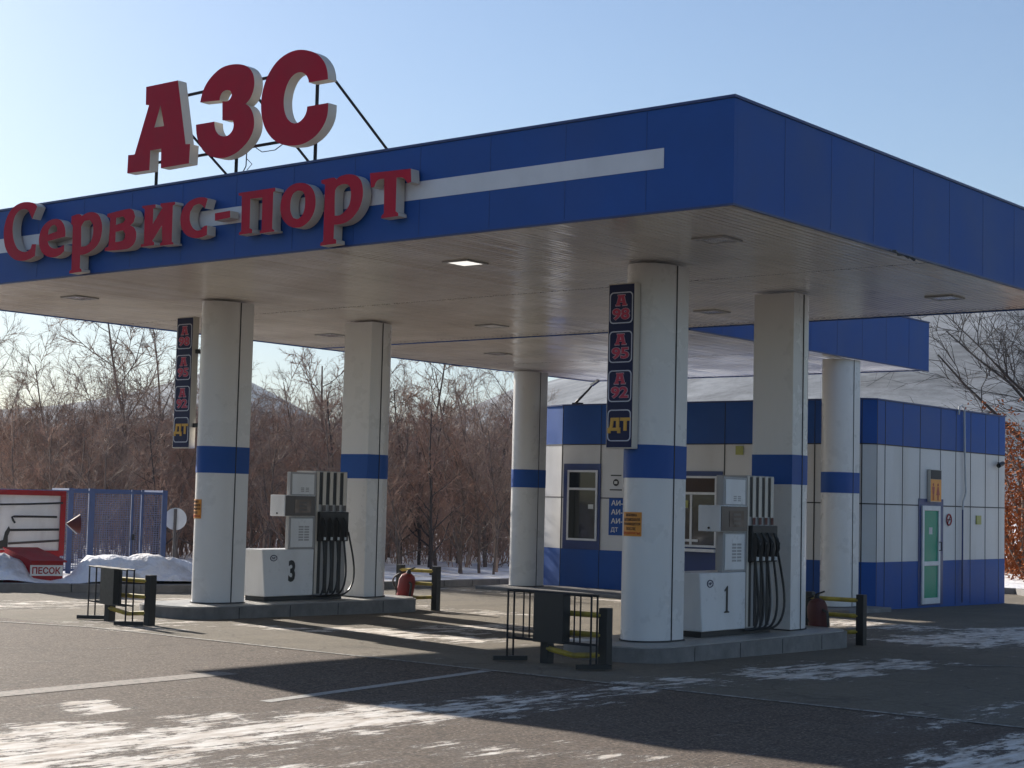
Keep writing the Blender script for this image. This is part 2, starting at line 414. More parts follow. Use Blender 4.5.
def join_meshes(objs, name):
    base = objs[0]; bm = bmesh.new(); mats = []
    for o in objs:
        mp = []
        for mm in o.data.materials:
            if mm not in mats: mats.append(mm)
            mp.append(mats.index(mm))
        k = len(bm.faces); bm.from_mesh(o.data); bm.faces.ensure_lookup_table()
        for f in bm.faces[k:]: f.material_index = mp[f.material_index] if mp else 0
    me = bpy.data.meshes.new(name); bm.to_mesh(me); bm.free()
    for mm in mats: me.materials.append(mm)
    par = base.parent
    for o in objs: bpy.data.objects.remove(o)
    o = bpy.data.objects.new(name, me); COL.objects.link(o); o.parent = par
    return o
def rrect(w, h, r, k=5):
    out = []
    for cx, cy, a0 in ((w/2-r, h/2-r, 0), (-w/2+r, h/2-r, 90), (-w/2+r, -h/2+r, 180), (w/2-r, -h/2+r, 270)):
        for i in range(k+1):
            t = R(a0+90*i/k); out.append((cx+r*math.cos(t), cy+r*math.sin(t)))
    return out

# ------------------------------------------------------------------ light and sky
SUN_EL = R(23.2); SUN_V = Vector((-2.26, .54, 1.0)).normalized()
sun_d = bpy.data.lights.new('sun', 'SUN'); sun_d.energy = 5.0; sun_d.angle = R(.55); sun_d.color = (1, .93, .83)
sun = bpy.data.objects.new('sun', sun_d); COL.objects.link(sun); sun.location = (-40, 10, 30)
sun.rotation_euler = SUN_V.to_track_quat('Z', 'Y').to_euler()
w = bpy.data.worlds.new('World'); scene.world = w; w.use_nodes = True
wn = w.node_tree.nodes; wl = w.node_tree.links; bg = wn['Background']
sky = wn.new('ShaderNodeTexSky'); sky.sky_type = 'NISHITA'; sky.sun_disc = False
sky.sun_elevation = SUN_EL; sky.sun_rotation = math.atan2(SUN_V.x, SUN_V.y); sky.altitude = 50
sky.air_density = 1.15; sky.dust_density = .7; sky.ozone_density = 1.6
tint = wn.new('ShaderNodeMix'); tint.data_type = 'RGBA'; tint.blend_type = 'MULTIPLY'; tint.inputs[0].default_value = 1
wl.new(sky.outputs[0], tint.inputs[6]); tint.inputs[7].default_value = (.85, .955, 1.15, 1); wl.new(tint.outputs[2], bg.inputs['Color']); bg.inputs['Strength'].default_value = .050
scene.view_settings.view_transform = 'Standard'; scene.view_settings.look = 'None'
scene.view_settings.exposure = 1.15; scene.view_settings.gamma = 1
scene.cycles.adaptive_threshold = .02
scene.cycles.max_bounces = 8; scene.cycles.diffuse_bounces = 4; scene.cycles.volume_bounces = 0

# ------------------------------------------------------------------ ground, kerbs, snow
g = MB()
ys = [-450, 0, 22, 2500]; xs = [-2500, 2500]
vs = [(x, y, gz(y)) for y in ys for x in xs]
g.add(vs, [(0, 1, 3, 2), (2, 3, 5, 4), (4, 5, 7, 6)])
struct(g.build('ground', M['ground']))
def flat_strip(p, q, wd, dz=.004):
    p = Vector((*p, 0)); q = Vector((*q, 0)); d = (q-p).normalized(); a = Vector((-d.y, d.x, 0))*wd/2
    n = 12; vs = []; fs = []
    for i in range(n+1):
        c = p+(q-p)*i/n
        for s_ in (-1, 1):
            v = c+a*s_; vs.append((v.x, v.y, gz(v.y)+dz))
    for i in range(n): fs.append((2*i, 2*i+1, 2*i+3, 2*i+2))
    return vs, fs
ln = MB()
for p, q, wd in (((-2.33, -3.58), (-2.80, -.09), .13),):
    ln.add(*flat_strip(p, q, wd))
struct(ln.build('painted_line', M['paint']))
sw = MB(); sw.add(*flat_strip((-4.0, -7.5), (-4.25, -2.3), .30)); struct(sw.build('faded_line', M['faded']))
jl = MB()
for p, q, wd in (((-9.5, -.03), (12, -.03), .07), ((-9.5, -.05), (-14.5, -1.5), .08), ((-13.0, 1.0), (-13.1, 8), .06), ((-.2, 5.2), (3.5, 9.5), .07)):
    jl.add(*flat_strip(p, q, wd, .006))
struct(jl.build('pavement_joint', M['jointline']))

KERB = [(-24.0, -12.0), (-21.0, -4.0), (-19.0, .2), (-17.0, 3.7), (-15.9, 5.9), (-15.6, 7.5), (-15.5, 10), (-15.7, 13), (-16.0, 16.2), (-16.4, 20), (-15.5, 25), (-8, 26.5), (-5.5, 23.2), (6, 24), (60, 30)]
kb = MB()
for i in range(len(KERB)-1):
    p = Vector((*KERB[i], 0)); q = Vector((*KERB[i+1], 0)); d = (q-p).normalized(); nrm = Vector((-d.y, d.x, 0))
    if i:
        pass
    n = max(1, int((q-p).length))
    for k in range(n):
        a = p+(q-p)*(k/n); b = p+(q-p)*((k+1)/n-.012/ max((q-p).length, .1))
        za, zb = gz(a.y), gz(b.y)
        vs = [(a.x, a.y, za-.05), (b.x, b.y, zb-.05), (b.x+nrm.x*.16, b.y+nrm.y*.16, zb-.05), (a.x+nrm.x*.16, a.y+nrm.y*.16, za-.05),
              (a.x, a.y, za+.15), (b.x, b.y, zb+.15), (b.x+nrm.x*.16, b.y+nrm.y*.16, zb+.15), (a.x+nrm.x*.16, a.y+nrm.y*.16, za+.15)]
        kb.add(vs, [(3, 2, 1, 0), (4, 5, 6, 7), (0, 1, 5, 4), (1, 2, 6, 5), (2, 3, 7, 6), (3, 0, 4, 7)])
struct(kb.build('kerb', M['kerb'], bevel=.015))

# snow-covered land beyond the kerb, one undulating sheet with a ploughed bank along the left part
def hsh(x, y):
    v = math.sin(x*12.9898+y*78.233)*43758.5453; return v-math.floor(v)
def vn(x, y):
    xi, yi = math.floor(x), math.floor(y); fx, fy = x-xi, y-yi; fx = fx*fx*(3-2*fx); fy = fy*fy*(3-2*fy)
    return (hsh(xi, yi)*(1-fx)+hsh(xi+1, yi)*fx)*(1-fy)+(hsh(xi, yi+1)*(1-fx)+hsh(xi+1, yi+1)*fx)*fy
def fbm(x, y, o=4):
    s_ = 0; a = .5
    for i in range(o): s_ += a*vn(x, y); x = x*2.03+7.1; y = y*2.03+3.7; a *= .5
    return s_
UU_ = Vector((.447, .894, 0)); K0_ = Vector((-17.0, 3.7, 0))
def on_box(px):
    d = ray(px, 570); nn = Vector((-.894, .447, 0)); o = K0_+nn*.6; t_ = (o-CAM).dot(nn)/d.dot(nn); return CAM+d*t_
def kerb_samples(step):
    out = []; L0 = 0
    for i in range(len(KERB)-1):
        p = Vector(KERB[i]); q = Vector(KERB[i+1]); l = (q-p).length; n = max(1, int(l/step))
        d0 = (q-p).normalized()
        for k in range(n): out.append((p+(q-p)*k/n, d0, L0+l*k/n))
        L0 += l
    out.append((Vector(KERB[-1]), (Vector(KERB[-1])-Vector(KERB[-2])).normalized(), L0)); return out
ks = kerb_samples(.16)
BOXP = K0_+UU_*((on_box(47)-K0_).dot(UU_))
# smooth the normals so that the rows fan out without crossing
nr = []
for i in range(len(ks)):
    a = Vector((0, 0))
    for j in range(max(0, i-14), min(len(ks), i+15)): a += ks[j][1]
    a.normalize(); nr.append(Vector((-a.y, a.x)))
offs = [.15, .22, .32, .45, .6, .78, .96, 1.15, 1.35, 1.6, 1.9, 2.3, 2.8, 3.5, 4.5, 6, 8, 11, 15, 20, 28, 40, 70, 150, 400]
sn = MB(); vs = []
for (p, d, s_), n2 in zip(ks, nr):
    bank = max(0, min(1, (s_-8)/3))*max(0, min(1, (31.5-s_)/2.5)) if p.y < 12 else 0
    if p.y >= 6.5: bank *= max(0, 1-(p.y-6.5)/2.5)
    for o in offs:
        v = p+n2*o if o < 30 else p+(n2*o)
        h = gz(v.y)+.13
        prof = math.exp(-((o-1.05)/.62)**2)
        du = (v.x-BOXP.x)*UU_.x+(v.y-BOXP.y)*UU_.y; prof *= 1-.88*math.exp(-((du-.15)/.52)**4)
        h += bank*prof*(.26+.62*fbm(v.x*1.3, v.y*1.3)) + bank*.26*(fbm(v.x*5, v.y*5)-.42)*(o > .2)*math.exp(-o/3)
        h += .10*(fbm(v.x*.7+5, v.y*.7, 3)-.45)*min(1, o/1.0)*(o < 30) + (0 if o < 30 else -.02*o*0)
        vs.append((v.x, v.y, h))
nc = len(offs); fs = []
for i in range(len(ks)-1):
    for j in range(nc-1): fs.append((i*nc+j, (i+1)*nc+j, (i+1)*nc+j+1, i*nc+j+1))
sn.add(vs, fs)
struct(sn.build('snow_ground', M['snow'], smooth=True, auto=80))

# low platform in front of the kiosk
pf = MB(); pf.box(-15.0, -6.1, 14.15, 15.86, -.35, -.085)
struct(pf.build('pavement', M['concrete'], bevel=.02))

# hills
def hill(name, prof, dist, depth, lo=0):
    """prof: (px, height px above the level line) skyline as seen from the forecourt, built as a real ridge at 'dist' metres"""
    mb = MB(); n = len(prof); rows = 26
    fine = []
    for i in range(n-1):
        for k in range(8):
            t = k/8; fine.append((prof[i][0]*(1-t)+prof[i+1][0]*t, prof[i][1]*(1-t)+prof[i+1][1]*t))
    fine.append(prof[-1]); vs = []
    fh = Vector((FW.x, FW.y, 0)).normalized(); rh = Vector((RT.x, RT.y, 0)).normalized()
    for r_ in range(rows):
        u = r_/(rows-1); dd = dist-depth+depth*1.0*u*1.0
        for px, hp in fine:
            H = hp/FPX*dist
            prof_u = (math.sin(min(1, u/.92)*PI/2))**1.3 if u < .92 else 1-(u-.92)*2
            P = CAM+fh*dd+rh*((px-512)/FPX*dd)
            z = H*prof_u*(1+.10*(fbm(P.x*.004, P.y*.004)-.5)*(1-u)) + 3*(fbm(P.x*.008, P.y*.008)-.5)*u - 3
            vs.append((P.x, P.y, z))
    m_ = len(fine); fs = [(r_*m_+i, r_*m_+i+1, (r_+1)*m_+i+1, (r_+1)*m_+i) for r_ in range(rows-1) for i in range(m_-1)]
    mb.add(vs, fs); return struct(mb.build(name, M['hill'], smooth=True, auto=80))
hill('hill', [(330, 20), (400, 55), (470, 88), (514, 106), (548, 113), (580, 122), (640, 142), (720, 165), (800, 190), (900, 212), (1000, 226), (1100, 228), (1300, 190), (1600, 120)], 1500, 1000)
hill('hill', [(-900, 40), (-500, 60), (-200, 66), (0, 78), (60, 84), (110, 92), (160, 104), (205, 118), (235, 116), (262, 104), (300, 86), (340, 64), (400, 42), (470, 20)], 1900, 900)

# ------------------------------------------------------------------ main canopy
ZU, ZT = 4.6, 5.608
W_ = -15.0; D_ = 9.26
can = thing('fuel_canopy', (-7.5, 4.6, 0), 'large flat blue canopy with a white stripe on four thick white columns', 'canopy')
# fascia
fb = MB()
fb.box(W_, 0, 0, .06, ZU, ZT); fb.box(-.06, 0, .062, D_, ZU, ZT)
fb.box(W_, W_+.06, .062, D_, ZU, ZT); fb.box(W_+.062, -.062, D_-.06, D_, ZU, ZT)
fascia = fb.build('fascia', M['blue'], can)
tr = MB()
tr.box(W_-.015, .015, -.015, .075, ZT+.002, ZT+.03); tr.box(-.075, .015, .077, D_+.015, ZT+.002, ZT+.03)
tr.box(W_-.015, W_+.075, .077, D_+.015, ZT+.002, ZT+.03)
tr.box(W_-.008, .008, -.008, .03, ZU-.022, ZU-.002); tr.box(-.03, .008, .032, D_, ZU-.022, ZU-.002)
tr.build('edge_trim', M['blue_dark'], can)
# panel seams on the fascia, thin proud strips
sm = MB()
for k in range(1, 15): sm.box(W_+k*1.0-.003, W_+k*1.0+.003, -.003, .0-.0005, ZU+.02, ZT-.01)
for k in range(1, 10): sm.box(.0005, .003, k*.96-.004, k*.96+.004, ZU+.02, ZT-.01)
sm_o = sm.build('panel_seam', M['blue_seam'], can); fascia = join_meshes([fascia, sm_o], 'fascia')
st = MB(); st.box(-14.99, -.79, -.006, -.0035, 5.015, 5.215)
st.build('stripe', M['stripe'], can)
# soffit planks, running along Y, each with its own shallow joint
def soffit(name, x0, x1, segs, parent, skip=None):
    s_ = MB(); wdt = .10; n = int(round((x1-x0)/wdt)); wdt = (x1-x0)/n
    rnd = random.Random(3)
    for a, b in segs:
        for i in range(n):
            xa = x0+i*wdt+.003; xb = x0+(i+1)*wdt-.003; dz = rnd.uniform(-.0012, .0012); tl = rnd.uniform(-.0012, .0012)
            z = ZU+.012+dz
            # shallow V-section plank
            vs = [(xa, a+.004, z+.010), (xa+.008, a+.004, z+tl), (xb-.008, a+.004, z-tl), (xb, a+.004, z+.010),
                  (xa, b-.004, z+.010), (xa+.008, b-.004, z+tl), (xb-.008, b-.004, z-tl), (xb, b-.004, z+.010)]
            s_.add(vs, [(0, 4, 5, 1), (1, 5, 6, 2), (2, 6, 7, 3)])
    s_.box(x0, x1, segs[0][0], segs[-1][1], ZU+.03, ZU+.06, 1)
    return s_.build(name, [M['soffit'], M['joint']], parent)
soffit('soffit', W_+.07, -.07, [(.065, 4.5), (4.515, 8.95), (8.965, D_-.065)], can)
MB().box(W_+.062, -.062, .062, D_-.062, 5.3, 5.36).build('roof_deck', M['roof'], can)
def ceiling_lamp(x, y, parent, m_=None):
    f = MB(); a = .20
    for s_ in (-1, 1):
        f.box(x-a, x+a, y+s_*(a-.02)-.02, y+s_*(a-.02)+.02, ZU-.008, ZU+.011); f.box(x+s_*(a-.02)-.02, x+s_*(a-.02)+.02, y-a+.041, y+a-.041, ZU-.008, ZU+.011)
    fr = f.build('ceiling_lamp', M['pump_grey'], parent)
    MB().box(x-a+.041, x+a-.041, y-a+.041, y+a-.041, ZU-.004, ZU+.009).build('reflector', m_ or M['lamp'], fr)
for x, y in ((-4.84, 1.77), (-1.3, 1.8), (-12.3, 1.67), (-9.16, 7.49), (-1.27, 7.48), (-4.9, 7.44), (-12.8, 7.4)): ceiling_lamp(x, y, can, M['lit'] if (x, y) == (-4.84, 1.77) else M['diffuser'] if (x, y) == (-9.16, 7.49) else None)
tb = MB(); tp_ = [(0, 3.25, ZU-.015)]
for k in range(9): tp_.append((random.uniform(-.02, .03), 3.3+k*.07, ZU-random.uniform(.01, .05)))
tb.tube(tp_, [random.uniform(.008, .02) for _ in tp_], 4)
for k in range(0):
    y = 3.3+k*.09+random.uniform(-.02, .02); tb.bar((.0, y, ZU-.02), (random.uniform(-.03, .03), y+random.uniform(.03, .12), ZU-random.uniform(.01, .05)), .03, .012)
tb.build('torn_trim', M['black'], can)

def column(xf, ys_, flip, z0, parent):
    """xf = +X face, ys_ = y of the vertical joint; round end on -Y side (flip=False) or on +Y side (flip=True)"""
    r = .30; xc = xf-r; n = 20
    def plan(e):
        rr = r+e; pts = []
        if not flip:      # joint at ys_, back at ys_+.26
            yb = ys_+.26+e
            for i in range(n+1):
                t = PI+PI*i/n; pts.append((xc+rr*math.cos(t), ys_+rr*1.4*math.sin(t)))
            pts += [(xc+rr, yb), (xc-rr, yb)]
        else:             # flat front at ys_-.26, joint at ys_, round back
            pts = [(xc-rr, ys_-.26-e), (xc+rr, ys_-.26-e)]
            for i in range(n+1):
                t = PI*i/n; pts.append((xc+rr*math.cos(t), ys_+rr*1.4*math.sin(t)))
        return pts
    zt = ZU-.024
    c = MB().prism(plan(0), z0, zt).build('column', M['white'], parent, smooth=True, auto=30)
    MB().prism(plan(.004), 2.05, 2.44).build('band', M['blue'], c, smooth=True, auto=30)
    j = MB()
    for s_ in (-1, 1):
        xx = xc+s_*(r+.005); j.box(xx-.003, xx+.003, ys_-.008, ys_+.008, z0+.002, zt-.002)
    j.build('joint', M['joint'], c)
    MB().prism(plan(.015), z0-.001, z0+.012).build('base_ring', M['joint'], c)
    return c
column(-2.64, 3.07, False, .155, can); column(-2.64, 6.12, True, .155, can)
column(-10.36, 3.12, False, .155, can); column(-10.36, 6.17, True, .155, can)

# entrance canopy between the main canopy and the kiosk
can2 = thing('entrance_canopy', (-10.7, 13.8, 0), 'narrower blue canopy joining the big canopy to the kiosk, on two round-fronted white columns', 'canopy')
f2 = MB(); X2, Y2, ZT2 = -6.46, 18.18, 5.57
f2.box(X2-.06, X2, D_+.004, Y2, ZU, ZT2); f2.box(-15.0, X2-.062, Y2-.06, Y2, ZU, ZT2); f2.box(-15.0, -14.94, D_+.004, Y2-.062, ZU, ZT2)
f2.build('fascia', M['blue'], can2)
t2 = MB(); t2.box(X2-.075, X2+.015, D_+.02, Y2+.015, ZT2+.002, ZT2+.03); t2.box(X2-.03, X2+.008, D_+.004, Y2, ZU-.022, ZU-.002)
for k in range(1, 9): t2.box(X2+.0005, X2+.003, D_+k-.004, D_+k+.004, ZU+.02, ZT2-.01)
t2.build('edge_trim', M['blue_dark'], can2)
soffit('soffit', -14.93, X2-.07, [(D_+.01, 13.6), (13.615, Y2-.065)], can2)
MB().box(-14.93, X2-.062, D_+.01, Y2-.062, 5.2, 5.26).build('roof_deck', M['roof'], can2)
ceiling_lamp(-12.36, 11.54, can2); ceiling_lamp(-8.6, 11.54, can2)
column(-14.16, 15.2, False, -.083, can2); column(-6.55, 15.11, False, -.083, can2)

# ------------------------------------------------------------------ pump islands
def island(xc, label):
    t = thing('pump_island', (xc, 4.5, 0), label, 'island', 'pump islands')
    hw, y0, y1, rr = .74, 2.0, 7.0, .55
    def plan(e):
        return [(xc+a, (y0+y1)/2+b) for a, b in rrect(2*(hw+e), y1-y0+2*e, rr+e, 9)]
    MB().prism(plan(0), -.12, .135).build('kerb_stone', M['concrete'], t, smooth=True, bevel=.02)
    kj = MB()
    for y in (2.9, 3.9, 4.9, 5.9):
        for s_ in (-1, 1): kj.box(xc+s_*(hw+.001)-.002, xc+s_*(hw+.001)+.002, y-.006, y+.006, -.05, .125)
    kj_o = kj.build('stone_joint', M['joint'], t); kj_o.name = 'tmp'; ks_o = [c for c in t.children if c.name.startswith('kerb_stone')][0]
    join_meshes([ks_o, kj_o], 'kerb_stone')
    MB().prism(plan(-.04), .137, .15).build('tread_plate', M['tread'], t, smooth=True)
    return t
isl_l = island(-10.66, 'low concrete pump island under the pump marked 3, with a bright tread plate top')
isl_r = island(-2.94, 'low concrete pump island under the pump marked 1, dark in the shade')
nose = MB()
for k in range(2): nose.add([(-3.69+.0, 2.42+k*.0, .0)]*0, [])
pts = [(-2.94-.74-.004, 2.75), (-2.94-.74-.002, 2.52)]
nose.box(-3.686, -3.682, 2.62, 2.92, .01, .12); nose.box(-3.6, -3.3, 2.25, 2.5, .151, .154)
nose.build('worn_paint', M['paper'], isl_r)

# ------------------------------------------------------------------ fuel pumps
def pump(dx, digit, label):
    t = thing('fuel_pump', (-10.66+dx, 4.6, .15), label, 'fuel pump', 'fuel pumps')
    xf, xb = -10.42+dx, -10.90+dx
    MB().box(xb+.03, xf-.03, 3.86, 5.5, .152, .22).build('plinth', M['black'], t)
    # lower cabinet, end face leaning slightly
    c = MB(); z0, z1 = .222, .93
    vs = [(xb, 3.84, z0), (xf, 3.84, z0), (xf, 4.84, z0), (xb, 4.84, z0), (xb, 3.76, z1), (xf, 3.76, z1), (xf, 4.84, z1), (xb, 4.84, z1)]
    c.add(vs, [(3, 2, 1, 0), (4, 5, 6, 7), (0, 1, 5, 4), (1, 2, 6, 5), (2, 3, 7, 6), (3, 0, 4, 7)])
    cab = c.build('cabinet', M['pump_white'], t, bevel=.015)
    if digit == '3': text_mesh(digit, (xf+.001, 4.38, .60), (0, 1, 0), (0, 0, 1), .14, .33, M['black'], 'number', cab, .004, .035)
    else:
        lp = [(-.05, -.165), (.065, -.165), (.065, -.15), (.03, -.14), (.03, .165), (.012, .165), (-.05, .11), (-.04, .095), (-.012, .115), (-.012, -.14), (-.05, -.15)]
        filled_mesh([lp], .004, lambda u, v, w2: Vector((xf+.005-w2, 4.38+u, .60+v)), 'number', M['black'], M['black'], cab)
    bd = MB()
    bd.tube([Vector((xf+.0015, 4.0+.065*math.cos(a), .80+.042*math.sin(a))) for a in [2*PI*i/20 for i in range(21)]], .007, 5, caps=False)
    bg_ = bd.build('badge', M['sign_navy'], cab)
    e = join_meshes([text_mesh('NP', (xf+.001, 4.0, .80), (0, 1, 0), (0, 0, 1), .07, .035, M['sign_navy'], 'lettering', cab, .003, .01)], 'lettering')
    # thin riser carrying the head
    MB().box(xf-.085, xf-.012, 4.30, 4.86, .932, 2.11).build('riser', M['pump_grey'], t, bevel=.008)
    MB().box(xf-.0115, xf-.002, 4.34, 4.80, 1.77, 2.08).build('riser_panel', M['pump_white'], t, bevel=.004); MB().box(xf-.0115, xf-.002, 4.34, 4.80, .96, 1.40).build('riser_panel', M['pump_white'], t, bevel=.004)
    g1 = MB()
    for r_ in range(2):
        for q in range(6): g1.box(xf-.0018, xf-.0005, 4.50+r_*.12, 4.60+r_*.12, 1.06+q*.04, 1.085+q*.04)
        for q in range(3): g1.box(xf-.0018, xf-.0005, 4.52+r_*.10, 4.59+r_*.10, 1.81+q*.025, 1.825+q*.025)
    g1.build('vent_slots', M['pump_grey'], t)
    h = MB(); h.box(xf-.29, xf+.03, 4.16, 4.80, 1.43, 1.755)
    head = h.build('display_head', M['pump_white'], t, bevel=.012)
    MB().box(xf+.031, xf+.040, 4.175, 4.795, 1.44, 1.745).build('display_frame', M['brown'], head)
    scn = MB().box(xf+.0405, xf+.044, 4.36, 4.70, 1.49, 1.69).build('display', M['screen'], head)
    q = MB()
    for k in range(3): q.box(xf+.0445, xf+.046, 4.45, 4.62, 1.52+k*.055, 1.548+k*.055)
    q.build('digits', M['brown'], scn)
    MB().disc((xf-.13, 4.155, 1.475), (0, 1, 0), .014, .012, 12).build('lock', M['black'], head)
    # hose column
    hm_ = MB(); hm_.box(xb+.01, xf-.03, 4.865, 5.55, .222, 2.14, 0)
    for k in range(4): hm_.box(xf-.029, xf-.022, 4.925+k*.15, 5.0+k*.15, 1.62, 2.12, 1); hm_.box(xf-.029, xf-.022, 4.925+k*.15, 5.0+k*.15, .24, 1.10, 1)
    for k in range(4): hm_.box(xf-.0205, xf-.012, 5.0+k*.15+.002, 5.075+k*.15-.002, 1.60, 2.13, 2)
    hm_.box(xf-.0205, xf-.012, 4.868, 4.922, .24, 2.13, 2)
    hb = hm_.build('hose_housing', [M['pump_grey'], M['black'], M['cream_side']], t)
    for k in range(4): MB().box(xf-.0115, xf-.009, 5.005+k*.15, 5.07+k*.15, 1.52, 1.61).build('grade_label', M['brown'] if digit == '3' else M['dullred'], hb)
    MB().box(xf-.028, xf+.05, 4.90, 5.53, 1.05, 1.51).build('nozzle_holster', M['black'], hb, bevel=.01)
    for k in range(4):
        y = 4.975+k*.15
        nz = MB(); nz.tube([(xf+.06, y-.02, 1.42), (xf+.10, y, 1.34), (xf+.11, y+.01, 1.22), (xf+.08, y+.01, 1.12)], [.012, .024, .028, .02], 7)
        nz.tube([(xf+.10, y-.02, 1.36), (xf+.145, y-.01, 1.29), (xf+.12, y+.01, 1.19)], .007, 5)
        nn = nz.build('nozzle', M['black'], t, smooth=True)
        MB().tube([(xf+.08, y+.01, 1.12), (xf+.077, y+.01, 1.07)], .017, 8).build('nozzle_swivel', M['signback'], nn, smooth=True)
    rnd = random.Random(5 if digit == '3' else 9)
    for k in range(5):
        y = 4.985+k*.15 if k < 4 else 5.53; sw = (.02, .0, .03, .05, .14)[k]
        yb = 4.92+k*.11
        pts = []
        zt = 1.07 if k < 4 else 1.2
        for i in range(15):
            u = i/14
            pts.append((xf+.05+.05*math.sin(u*PI), y+(yb-y)*u**2+sw*math.sin(u*PI)*(1.0 if k > 2 else .6), zt-(zt-.21)*math.sin(u*PI/2)**.9 if u < 1 else .21))
        pts.append((xf-.01, yb-.08, .20))
        MB().tube(pts, .0155, 7).build('hose', M['rubber'], t, smooth=True)
    return t
pump(0, '3', 'white fuel pump marked with a black 3, on the farther left island')
pump(7.72, '1', 'white fuel pump marked with a dark 1, on the nearer shaded island')

# ------------------------------------------------------------------ price boxes on the columns
def glyph_text(body, x, z, y, w, h, parent, c1, c2, nm):
    a = text_mesh(body, (x, y-.001, z), (1, 0, 0), (0, 0, 1), w*1.08, h*1.07, c2, 'tmp', parent, .004, .062)
    b = text_mesh(body, (x, y-.0055, z), (1, 0, 0), (0, 0, 1), w, h, c1, 'tmp', parent, .003, .030)
    return join_meshes([a, b], nm)
def price_box(x0, label, yf=2.76):
    w_ = .38; xc = x0+w_/2; z0, z1 = (2.41, 4.37) if yf > 2.7 else (2.385, 4.33)
    t = thing('grade_sign', (xc, yf+.05, z0), label, 'sign', 'fuel grade signs on the columns')
    MB().box(x0, x0+w_, yf, yf+.11, z0, z1).build('box', M['sign_side'], t, bevel=.006)
    MB().box(x0+.012, x0+w_-.012, yf-.004, yf-.0005, z0+.015, z1-.015).build('panel', M['sign_navy'], t)
    H = (z1-z0-.10)/4
    for k, (a, b) in enumerate((('А', '98'), ('А', '95'), ('А', '92'), ('ДТ', None))):
        zc = z1-.09-H*(k+.5)+.03
        outer = rrect(w_-.05, H-.09, .05); inner = rrect(w_-.075, H-.115, .042)
        pn = filled_mesh([outer, inner], .003, lambda u, v, w2: Vector((xc+u, yf-.0085+w2, zc+v)), 'frame_line', M['sign_frame'], M['sign_frame'], t)
        if b:
            def slab(k_, e):
                o_ = [(-.5, -.5), (-.08, -.5), (-.08, -.34), (-.15, -.34), (-.12, -.2), (.12, -.2), (.15, -.34), (.08, -.34), (.08, -.5), (.5, -.5), (.5, -.34), (.42, -.34), (.26, .36), (.33, .36), (.33, .5), (-.33, .5), (-.33, .36), (-.26, .36), (-.42, -.34), (-.5, -.34)]
                i_ = [(-.07, -.04), (.07, -.04), (0, .28)]
                return [[(u*.155*k_, v*.125*k_) for u, v in o_]] + ([] if e else [[(u*.155, v*.125) for u, v in i_]])
            q1 = filled_mesh(slab(1.12, True), .002, lambda u, v, w2: Vector((xc+u, yf-.0065+w2, zc+.088+v)), 'tmp', M['sign_outline'], M['sign_outline'], t)
            q2 = filled_mesh(slab(1.0, False), .002, lambda u, v, w2: Vector((xc+u, yf-.0095+w2, zc+.088+v)), 'tmp', M['sign_pink'], M['sign_pink'], t)
            join_meshes([q1, q2], 'lettering')
            glyph_text(b, xc, zc-.075, yf-.0045, .24, .135, t, M['sign_pink'], M['sign_outline'], 'lettering')
        else:
            glyph_text(a, xc, zc, yf-.0045, .30, .17, t, M['sign_gold'], M['sign_gold'], 'lettering')
    if yf < 2.7: return t
    br = MB()
    for zz in (2.75, 3.85): br.box(x0+w_, x0+w_+.10, yf+.05, yf+.10, zz-.03, zz+.03)
    br.build('bracket', M['black'], t)
    return t
price_box(-3.245, 'tall navy fuel grade box with red digits on the front right column above pump 1', 2.53)
price_box(-11.37, 'tall navy fuel grade box with red digits hung beside the front left column')

# orange notices on the round column fronts
def notice(xc, yc, a0, a1, z0, z1, label):
    r = .303; t = thing('notice_sign', (xc, yc-r, z0), label, 'notice', 'orange notices on the columns')
    n = 10; mb = MB(); vs = []
    for i in range(n+1):
        a = R(a0+(a1-a0)*i/n)
        for rr in (r, r+.003):
            for z in (z0, z1): vs.append((xc+rr*math.cos(a), yc+rr*1.4*math.sin(a), z))
    fs = []
    for i in range(n):
        k = 4*i; fs += [(k+2, k+6, k+7, k+3), (k, k+1, k+5, k+4), (k+1, k+3, k+7, k+5), (k, k+4, k+6, k+2)]
    fs += [(0, 2, 3, 1), (4*n, 4*n+1, 4*n+3, 4*n+2)]
    mb.add(vs, fs); mb.build('plate', M['orange'], t, smooth=True)
    lines = ('ЗАПРАВКА', 'АВТОМОБИЛЯ', 'ПРОИЗВОДИТСЯ', 'ПОСЛЕ', 'ПРЕДОПЛАТЫ!'); H = z1-z0
    arc = R(a1-a0)*r
    for k, s_ in enumerate(lines):
        w2 = arc*(.6, .86, .88, .5, .9)[k]; h2 = H*.125
        zc = z1-H*(.12+k*.19)
        off = wloc(t)
        o = text_mesh(s_, (0, 0, 0), (1, 0, 0), (0, 1, 0), w2, h2, M['notice_text'] if k < 4 else M['notice_red'], 'lettering', None, .001, .02)
        am = R((a0+a1)/2)
        for v in o.data.vertices:
            a = am+v.co.x/(r); rr = r+.0042+v.co.z
            v.co = Vector((xc+rr*math.cos(a), yc+rr*1.4*math.sin(a), zc+v.co.y))-off
        o.parent = t
    return t
notice(-2.94, 3.07, -116, -66, 1.37, 1.65, 'orange notice with five lines of text on the shaded front right column beside pump 1')
notice(-10.66, 3.12, -127, -78, 1.38, 1.66, 'orange notice wrapped on the left edge of the front left column near the sand box')

